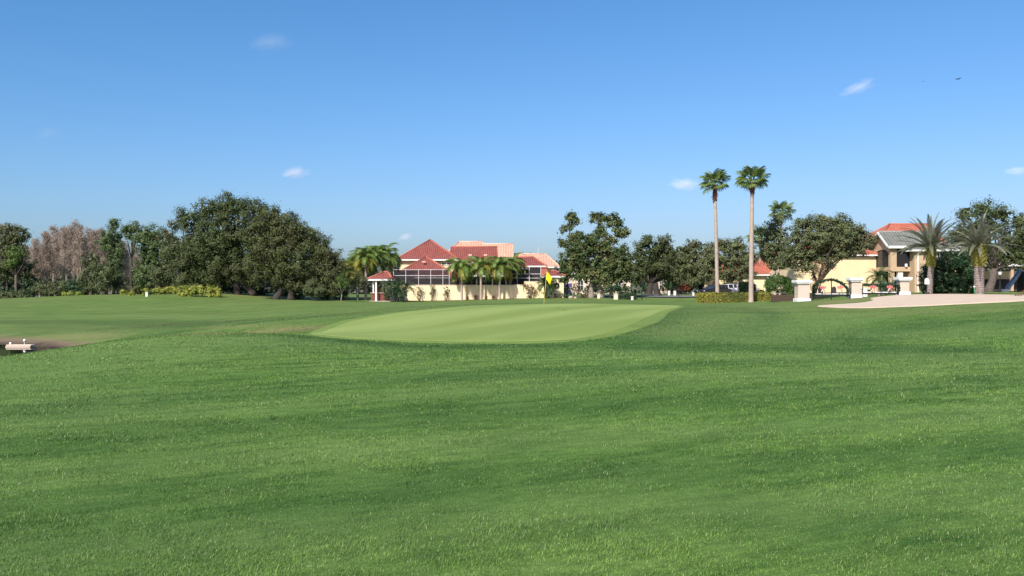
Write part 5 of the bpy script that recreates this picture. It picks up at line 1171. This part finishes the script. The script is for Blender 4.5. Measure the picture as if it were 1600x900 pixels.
def garland(label, pts, rad, n=1600):
    P = [np.array(p_) for p_ in pts]; c0 = P[0]; x_, y_, z_ = P[0]
    th = thing('garland', label, 'garland', tuple(P[0])); seg = [np.linalg.norm(b - a) for a, b in zip(P[:-1], P[1:])]; cs = np.r_[0, np.cumsum(seg)]
    t = rng.random(n) * cs[-1]; k = np.clip(np.searchsorted(cs, t) - 1, 0, len(seg) - 1)
    A_ = np.array(P); q = A_[k] + (A_[k + 1] - A_[k]) * ((t - cs[k]) / np.array(seg)[k])[:, None]
    d = unit(n); q = q + d * rad * rng.uniform(0.2, 1.1, (n, 1)); V = leaves(q, d + 0.5 * unit(n), 0.13) - P[0]
    link('foliage', np_mesh('foliage', V, np.arange(len(V)).reshape(-1, 4)), 'garland', th)
    MB().tube([tuple(p_) for p_ in P], [0.025] * len(P), 6).build('cord', 'black', th)
    return th
def gate(label, px0, px1, apxs, apys, rail_py, y_, nb):
    x0_, x1_ = PX(px0, y_), PX(px1, y_); xm = (x0_ + x1_) / 2; z_ = gh(xm, y_); th = thing('gate', label, 'gate', (xm, y_, z_))
    top = lambda px: PZ(np.interp(px, apxs, apys), y_)
    for k in range(nb):
        px = px0 + (px1 - px0) * k / (nb - 1); w = 0.035 if k in (0, nb - 1, nb // 2) else 0.012
        zz_ = gh(PX(px, y_), y_); MB().box(PX(px, y_) - w, PX(px, y_) + w, y_ - w, y_ + w, zz_ - (0.1 if w > 0.02 else -0.15), top(px) if w > 0.02 else PZ(rail_py + 1, y_)).build('post' if w > 0.02 else 'bar', 'black', th)
    MB().tube(arch_pts(apxs, apys, y_), [0.03] * len(apxs), 6).build('arch_rail', 'black', th)
    MB().box(x0_, x1_, y_ - 0.035, y_ + 0.035, PZ(rail_py + 0.8, y_), PZ(rail_py - 0.5, y_)).build('rail', 'white', th)
    MB().box(x0_, x1_, y_ - 0.028, y_ + 0.028, PZ(rail_py + 3.2, y_), PZ(rail_py + 1.0, y_)).build('lower_rail', 'black', th)
    return th
ax1, ay1 = [1270, 1278, 1288, 1297, 1306, 1314, 1321, 1328], [446, 442, 438.5, 436.5, 437.5, 440.5, 443, 444]
gate('arched black iron gate with white rail right of the first pillar', 1270, 1328, ax1, ay1, 459, 80.9, 15)
garland('dark green garland looped over the arched gate', arch_pts([1271, 1271, 1278, 1288, 1297, 1306, 1314, 1320, 1325, 1324], [462, 447, 442, 438.5, 436.8, 438, 442, 447, 452, 463], 80.85), 0.15, 1900)
ax2, ay2 = [1348, 1352, 1376, 1400, 1405], [445, 445, 445, 445, 445]
gate('black iron gate with white rail left of the third pillar', 1348, 1405, ax2, ay2, 456.5, 81.1, 15)
garland('dark green garland hanging along the straight gate', arch_pts([1349, 1352, 1376, 1398, 1404, 1404], [444, 445, 446, 446, 446, 458], 81.05), 0.16, 1500)
def bow(label, px, py, y_, group):
    c = np.array([PX(px, y_), y_ - 0.16, PZ(py, y_)]); th = thing('bow', label, 'bow', tuple(c), group); th.scale = (0.8, 0.8, 0.9)
    MB().ball((0, -0.03, 0.02), 0.07, 0.06, 0.07, 8, 6).build('knot', 'ribbon', th, True, local=True)
    for s in (-1, 1):
        P = [(0, 0, 0.02), (s * 0.12, -0.04, 0.16), (s * 0.28, -0.02, 0.20), (s * 0.30, 0, 0.08), (s * 0.16, 0.02, 0.0), (0, 0, 0.0)]
        mb_ = MB()
        for a_, b_ in zip(P[:-1], P[1:]): mb_.bar(a_, b_, 0.09, 0.10)
        mb_.build('loop', 'ribbon', th, local=True)
        mb_ = MB()
        for a_, b_ in (((0, 0, 0), (s * 0.10, -0.03, -0.16)), ((s * 0.10, -0.03, -0.16), (s * 0.22, -0.02, -0.32))): mb_.bar(a_, b_, 0.12, 0.06)
        mb_.build('tail', 'ribbon_white' if s < 0 else 'ribbon', th, local=True)
    MB().bar((0, -0.02, 0.05), (0.02, -0.03, 0.30), 0.13, 0.06).build('loop', 'ribbon', th, local=True)
for px_, py_, y_, lb in ((1285, 451, 80.8, 'red bow under the arched garland, nearer the low brown wall'), (1312, 450.5, 80.8, 'red bow under the arched garland, next to the middle pillar'),
                         (1363, 450, 81, 'red bow on the straight gate, nearer the middle pillar'), (1389, 450, 81, 'red bow on the straight gate, nearer the third pillar')):
    bow(lb, px_, py_, y_, 'red bows on the gates')
# utility boxes, bollards, sign
def ubox(name, label, px, base_py, y_, w, h, mat='stucco_cream', cat='utility box', d=0.35):
    x_ = PX(px, y_); z_ = gh(x_, y_); th = thing(name, label, cat, (x_, y_, z_))
    MB().box(x_ - w / 2, x_ + w / 2, y_, y_ + d, z_ - 0.1, z_ + h).build('cabinet', mat, th, bevel=0.03)
    MB().prism([(x_ - w / 2 - 0.03, y_ - 0.03, z_ + h), (x_ + w / 2 + 0.03, y_ - 0.03, z_ + h), (x_ + w / 2 + 0.03, y_ - 0.03, z_ + h + 0.05), (x_, y_ - 0.03, z_ + h + 0.10), (x_ - w / 2 - 0.03, y_ - 0.03, z_ + h + 0.05)], (0, d + 0.06, 0)).build('lid', mat, th)
    return th
ubox('utility_box', 'white utility box beside the magnolia trunk', 935.5, 464, 108.5, 0.32, 0.5)
ubox('utility_box', 'pale green utility box left of the small hedges', 962.5, 467, 106, 0.5, 0.58)
ubox('bollard', 'short white bollard in front of the small clipped hedges', 988, 467.5, 104.5, 0.26, 0.34, 'white', 'bollard', 0.2)
ubox('bollard', 'white bollard beyond the road, further from the red shrub', 1045.5, 459, 126, 0.3, 0.55, 'white', 'bollard', 0.25)
ubox('bollard', 'white bollard beyond the road, in front of the red shrub', 1054.5, 458.5, 126, 0.34, 0.55, 'white', 'bollard', 0.25)
ubox('bollard', 'white bollard beside the dark street post near the black car', 1083.5, 459.5, 120, 0.26, 0.40, 'white', 'bollard', 0.2)
ubox('utility_box', 'white electrical cabinet behind the straight gate', 1351.5, 455, 84, 0.5, 0.75, 'white')
x_, y_ = PX(892, 108.5), 108.5; z_ = gh(x_, y_)
rk = thing('boulder', 'rounded tan boulder left of the magnolia trunk', 'boulder', (x_, y_, z_)); MB().ball((x_, y_, z_ + 0.1), 0.32, 0.28, 0.24, 10, 7).build('stone', 'rock', rk, True); MB().ball((x_ + 0.55, y_ + 0.05, z_ + 0.05), 0.24, 0.22, 0.2, 9, 6).build('stone', 'rock', rk, True)
sy = 79.5; sx_ = PX(1448.5, sy); sz = gh(sx_, sy)
sg = thing('plaque_sign', 'white arched plaque with a faint grey letter before the dark shrub', 'sign', (sx_, sy, sz))
w_ = 0.205; zb0, zb1 = PZ(444.2 + 0, sy), PZ(437.5, sy)
outl = [(sx_ - w_, sy, zb0), (sx_ + w_, sy, zb0), (sx_ + w_, sy, zb1), (sx_ + w_ * 0.6, sy, zb1 + 0.13), (sx_, sy, zb1 + 0.18), (sx_ - w_ * 0.6, sy, zb1 + 0.13), (sx_ - w_, sy, zb1)]
MB().prism(outl, (0, 0.04, 0)).build('board', 'white', sg); MB().box(sx_ - 0.04, sx_ + 0.04, sy + 0.041, sy + 0.1, sz - 0.2, zb1).build('post', 'black', sg)
tcu = bpy.data.curves.new('letter', 'FONT'); tcu.body = 'S'; tcu.size = 0.46; tcu.align_x = 'CENTER'; tcu.extrude = 0.002
to = bpy.data.objects.new('letter_tmp', tcu); COL.objects.link(to); bpy.context.view_layer.update()
lm = bpy.data.meshes.new_from_object(to.evaluated_get(bpy.context.evaluated_depsgraph_get())); bpy.data.objects.remove(to)
lo = link('letter', lm, 'letter', sg); lo.location = (0, -0.006, zb0 + 0.05 - sz); lo.rotation_euler = (R(90), 0, 0)
# lamp post at the bunker
def lamp_post(label, px, base_py, top_py, y_, head='lantern', k=1.0):
    x_ = PX(px, y_); z_ = gh(x_, y_); zt_ = PZ(top_py, y_); th = thing('lamp_post', label, 'street lamp', (x_, y_, z_)); hh = 0.5 * k
    MB().tube([(x_, y_, z_ - 0.1), (x_, y_, z_ + 0.5 * k), (x_, y_, z_ + 0.52 * k), (x_, y_, zt_ - hh - 0.06)], [0.10 * k, 0.09 * k, 0.055 * k, 0.045 * k], 10).build('post', 'black', th)
    MB().tube([(x_, y_, zt_ - hh - 0.06), (x_, y_, zt_ - hh + 0.02)], [0.05 * k, 0.14 * k], 8).build('collar', 'black', th)
    MB().tube([(x_, y_, zt_ - hh + 0.02), (x_, y_, zt_ - 0.14 * k)], [0.13 * k, 0.22 * k], 8).build('lantern', head, th)
    MB().tube([(x_, y_, zt_ - 0.139 * k), (x_, y_, zt_ - 0.10 * k), (x_, y_, zt_)], [0.25 * k, 0.22 * k, 0.03], 8).build('lamp_cap', 'black', th)
    return th
lamp_post('black lamp post with white lantern at the back of the bunker', 1562.5, 460.5, 422, 88)
lamp_post('thin dark street lamp where the road bends by the hedge', 1089.5, 463, 438, 113, 'black', 0.7)
lamp_post('dark street lamp in front of the leaning oak trunk', 1003, 467, 442, 106, 'black', 0.8)
def mailbox(label, px, y_, hh):
    x_ = PX(px, y_); z_ = gh(x_, y_); th = thing('mailbox', label, 'mailbox', (x_, y_, z_))
    MB().box(x_ - 0.05, x_ + 0.05, y_, y_ + 0.1, z_ - 0.1, z_ + hh).build('post', 'black', th)
    pr = [(x_ - 0.13, y_ - 0.2, z_ + hh + 0.001), (x_ + 0.13, y_ - 0.2, z_ + hh + 0.001)] + [(x_ + 0.13 * math.cos(a), y_ - 0.2, z_ + hh + 0.15 + 0.12 * math.sin(a)) for a in np.linspace(0, math.pi, 7)]
    MB().prism(pr, (0, 0.5, 0)).build('box', 'black', th)
mailbox('black mailbox post beside the kerb below the pinkish house', 1030, 118, 0.75)
mailbox('black mailbox post in front of the red-leaved shrub', 1060.5, 114, 0.85)
# play slide at the right edge
sy = 94; sl = thing('play_slide', 'pale blue-grey slide sloping down at the edge of the carport building', 'slide', (PX(1590, sy), sy, gh(PX(1590, sy), sy)))
a_, b_ = (PX(1574, sy), sy, PZ(452, sy)), (PX(1600, sy), sy + 0.6, PZ(424, sy))
MB().bar(a_, b_, 0.5, 0.08).build('chute', 'sky_blue_plastic', sl)
for s in (-0.27, 0.27): MB().bar((a_[0], a_[1] + s, a_[2] + 0.12), (b_[0], b_[1] + s, b_[2] + 0.12), 0.06, 0.28).build('side_rail', 'sky_blue_plastic', sl)
MB().box(a_[0] - 0.5, a_[0] + 0.1, sy - 0.3, sy + 0.3, gh(a_[0], sy) - 0.05, gh(a_[0], sy) + 0.28).build('landing', 'white', sl, bevel=0.05)
MB().box(b_[0] - 0.1, b_[0] + 0.9, sy - 0.1, sy + 1.1, gh(b_[0], sy) - 0.1, b_[2]).build('tower', 'bark_dark', sl)
# cars behind the hedge
def car(label, px, y_, rz, paint):
    x_ = PX(px, y_); z_ = gh(x_, y_) + 0.05; th = thing('car', label, 'car', (x_, y_, z_), None, rz); L = 4.5; W = 1.78
    def loft(secs, name, mat, par=th, **k):
        mb_ = MB(); n_ = len(secs[0]); V_ = [p_ for s_ in secs for p_ in s_]; Fs_ = [tuple(range(n_))[::-1], tuple((len(secs) - 1) * n_ + i for i in range(n_))]
        for i in range(len(secs) - 1):
            for j in range(n_): Fs_.append((i * n_ + j, i * n_ + (j + 1) % n_, (i + 1) * n_ + (j + 1) % n_, (i + 1) * n_ + j))
        return mb_.add(V_, Fs_).build(name, mat, par, local=True, **k)
    def sec(x, z0_, z1_, w): return [(x, -w * 0.93, z0_), (x, w * 0.93, z0_), (x, w, (z0_ + z1_) * 0.5), (x, w * 0.95, z1_), (x, -w * 0.95, z1_), (x, -w, (z0_ + z1_) * 0.5)]
    body = loft([sec(-2.25, 0.35, 0.62, 0.72), sec(-2.1, 0.25, 0.80, 0.83), sec(-1.2, 0.22, 0.92, 0.89), sec(0, 0.22, 0.95, 0.89), sec(1.4, 0.22, 0.98, 0.88), sec(2.05, 0.26, 0.97, 0.82), sec(2.25, 0.38, 0.80, 0.74)], 'body', paint, smooth=True, bevel=0.03)
    gl = loft([sec(-1.05, 0.93, 0.95, 0.80), sec(-0.35, 0.93, 1.40, 0.66), sec(0.9, 0.93, 1.42, 0.66), sec(1.75, 0.95, 0.99, 0.78)], 'windows', 'glass')
    loft([sec(-0.38, 1.401, 1.44, 0.66), sec(0.3, 1.421, 1.48, 0.64), sec(0.92, 1.421, 1.45, 0.66)], 'roof_panel', paint, smooth=True)
    for xx in (-0.42, 0.35, 0.95):
        for s in (-1, 1): MB().bar((xx + (0.0), s * 0.82, 0.93), (xx, s * 0.67, 1.42), 0.07, 0.05).build('pillar', paint, th, local=True)
    for xx in (-1.4, 1.35):
        for s in (-1, 1):
            w = MB().tube([(xx, s * 0.72, 0.32), (xx, s * 0.9, 0.32)], [0.32, 0.32], 18).build('wheel', 'rubber', th, local=True)
            MB().tube([(xx, s * 0.905, 0.32), (xx, s * 0.915, 0.32)], [0.21, 0.20], 12).build('rim', 'rim', w, local=True)
    for s in (-1, 1):
        MB().ball((-2.12, s * 0.62, 0.66), 0.1, 0.16, 0.08, 8, 6).build('headlight', 'lantern', th, local=True); MB().ball((2.16, s * 0.66, 0.82), 0.08, 0.15, 0.09, 8, 6).build('tail_light', 'tail', th, local=True)
    return th
car('black car parked behind the long variegated hedge', 1116, 111, R(28), 'car_black')
car('white car parked beyond the black car, tail towards the box hedge', 1137, 114.5, R(22), 'car_white')
# purple ball-like toy car behind the pavilion
x_ = PX(889, 116); z_ = gh(x_, 116); pt = thing('covered_boat', 'small purple and white object behind the pavilion corner', 'vehicle', (x_, 116, z_))
MB().prism([(x_ - 0.45, 116, z_ + 1.3), (x_ + 0.45, 116, z_ + 1.3), (x_ + 0.35, 116, z_ + 1.85), (x_ - 0.4, 116, z_ + 1.7)], (0, 0.8, 0)).build('upper_body', 'purple', pt, bevel=0.06)
MB().box(x_ - 0.5, x_ + 0.45, 116, 116.8, z_ - 0.05, z_ + 1.29).build('lower_body', 'white', pt, bevel=0.06)
# two birds
def bird(label, px, py, y_, roll, span):
    c = Vector((PX(px, y_), y_, PZ(py, y_))); th = thing('bird', label, 'bird', tuple(c)); th.rotation_euler = (0, roll, 0.5)
    MB().tube([(-0.28, 0, 0), (-0.12, 0, 0.02), (0.1, 0, 0.02), (0.24, 0, 0), (0.32, 0, 0.0)], [0.02, 0.075, 0.08, 0.05, 0.015], 8).build('body', 'bird', th, True, local=True)
    for s in (-1, 1):
        V_ = [(-0.12, s * 0.05, 0.03), (0.14, s * 0.05, 0.03), (-0.16, s * span * 0.3, 0.16), (0.12, s * span * 0.3, 0.17), (-0.22, s * span * 0.5, 0.13), (-0.06, s * span * 0.5, 0.13)]
        o_ = MB().add(V_ + [(a, b, d - 0.015) for a, b, d in V_], [(0, 1, 3, 2), (2, 3, 5, 4), (6, 8, 9, 7), (8, 10, 11, 9), (0, 2, 8, 6), (2, 4, 10, 8), (1, 7, 9, 3), (3, 9, 11, 5), (4, 5, 11, 10), (0, 6, 7, 1)]).build('wing', 'bird', th, local=True)
bird('larger dark bird gliding in the sky above the right-hand palms', 1497, 123.5, 260, 0.7, 1.8)
bird('smaller dark bird gliding in the sky beside the larger one', 1443, 127.5, 330, -0.3, 1.7)

# ------------------------------------------------------------------ clouds: small fair-weather puffs about a kilometre up
def cloud(label, px, py, wpx, hpx, tilt, dens, seed):
    Y_ = 1000 * F / (450 - py); s = Y_ / F; c = (PX(px, Y_), Y_, PZ(py, Y_)); rx, rz = wpx * s / 2, hpx * s / 2
    m, ns, ls, p = new_mat('cloud_%d' % seed); ns.remove(p)
    tc = ns.new('ShaderNodeTexCoord'); n1 = N(ns, 'ShaderNodeTexNoise', Scale=1.6, Detail=6.0, Roughness=0.62)
    mp_ = N(ns, 'ShaderNodeMapping'); mp_.inputs['Location'].default_value = (seed * 3.7, seed * 1.3, 0); ls.new(tc.outputs['Object'], mp_.inputs['Vector']); ls.new(mp_.outputs[0], n1.inputs['Vector'])
    ln = ns.new('ShaderNodeVectorMath'); ln.operation = 'LENGTH'; ls.new(tc.outputs['Object'], ln.inputs[0])
    a_ = ns.new('ShaderNodeMath'); a_.operation = 'MULTIPLY_ADD'; ls.new(ln.outputs['Value'], a_.inputs[0]); a_.inputs[1].default_value = -0.62; ls.new(n1.outputs[0], a_.inputs[2])
    mr = ns.new('ShaderNodeMapRange'); mr.inputs[1].default_value = 0.0; mr.inputs[2].default_value = 0.55; mr.inputs[3].default_value = 0; mr.inputs[4].default_value = dens * 0.6 / rx
    ls.new(a_.outputs[0], mr.inputs[0])
    vol = ns.new('ShaderNodeVolumePrincipled'); vol.inputs['Color'].default_value = (0.97, 0.97, 0.98, 1); vol.inputs['Anisotropy'].default_value = -0.4
    ls.new(mr.outputs[0], vol.inputs['Density']); ls.new(vol.outputs[0], ns['Material Output'].inputs['Volume'])
    MT['cloud_%d' % seed] = m
    o_ = MB().ball((0, 0, 0), 1, 1, 1, 20, 12).build('cloud', 'cloud_%d' % seed); o_.location = c; o_.scale = (rx, (rx + rz) / 2, rz); o_.rotation_euler = (0, -tilt, 0)
    tagp(o_, label, 'cloud', 'small clouds'); return o_
for i, a_ in enumerate((('faint wispy cloud highest in the sky', 422, 66, 90, 36, 0.05, 0.5), ('bright little puff of cloud above the live oaks', 462, 270, 62, 26, 0.12, 2.0), ('slanting streak of cloud near the two birds', 1342, 136, 72, 24, 0.38, 1.3),
        ('flat bright cloud left of the fan palm crowns', 1070, 288, 62, 26, -0.1, 2.0), ('pale cloud at the height of the fan palm crowns beyond the birds', 1588, 267, 46, 18, 0, 1.3), ('very faint smudge of cloud above the bare cypresses', 75, 208, 54, 26, 0.3, 0.25), ('tiny puff of cloud just above the villa roof', 633, 370, 28, 14, 0.2, 1.4))):
    cloud(*a_, i + 1)
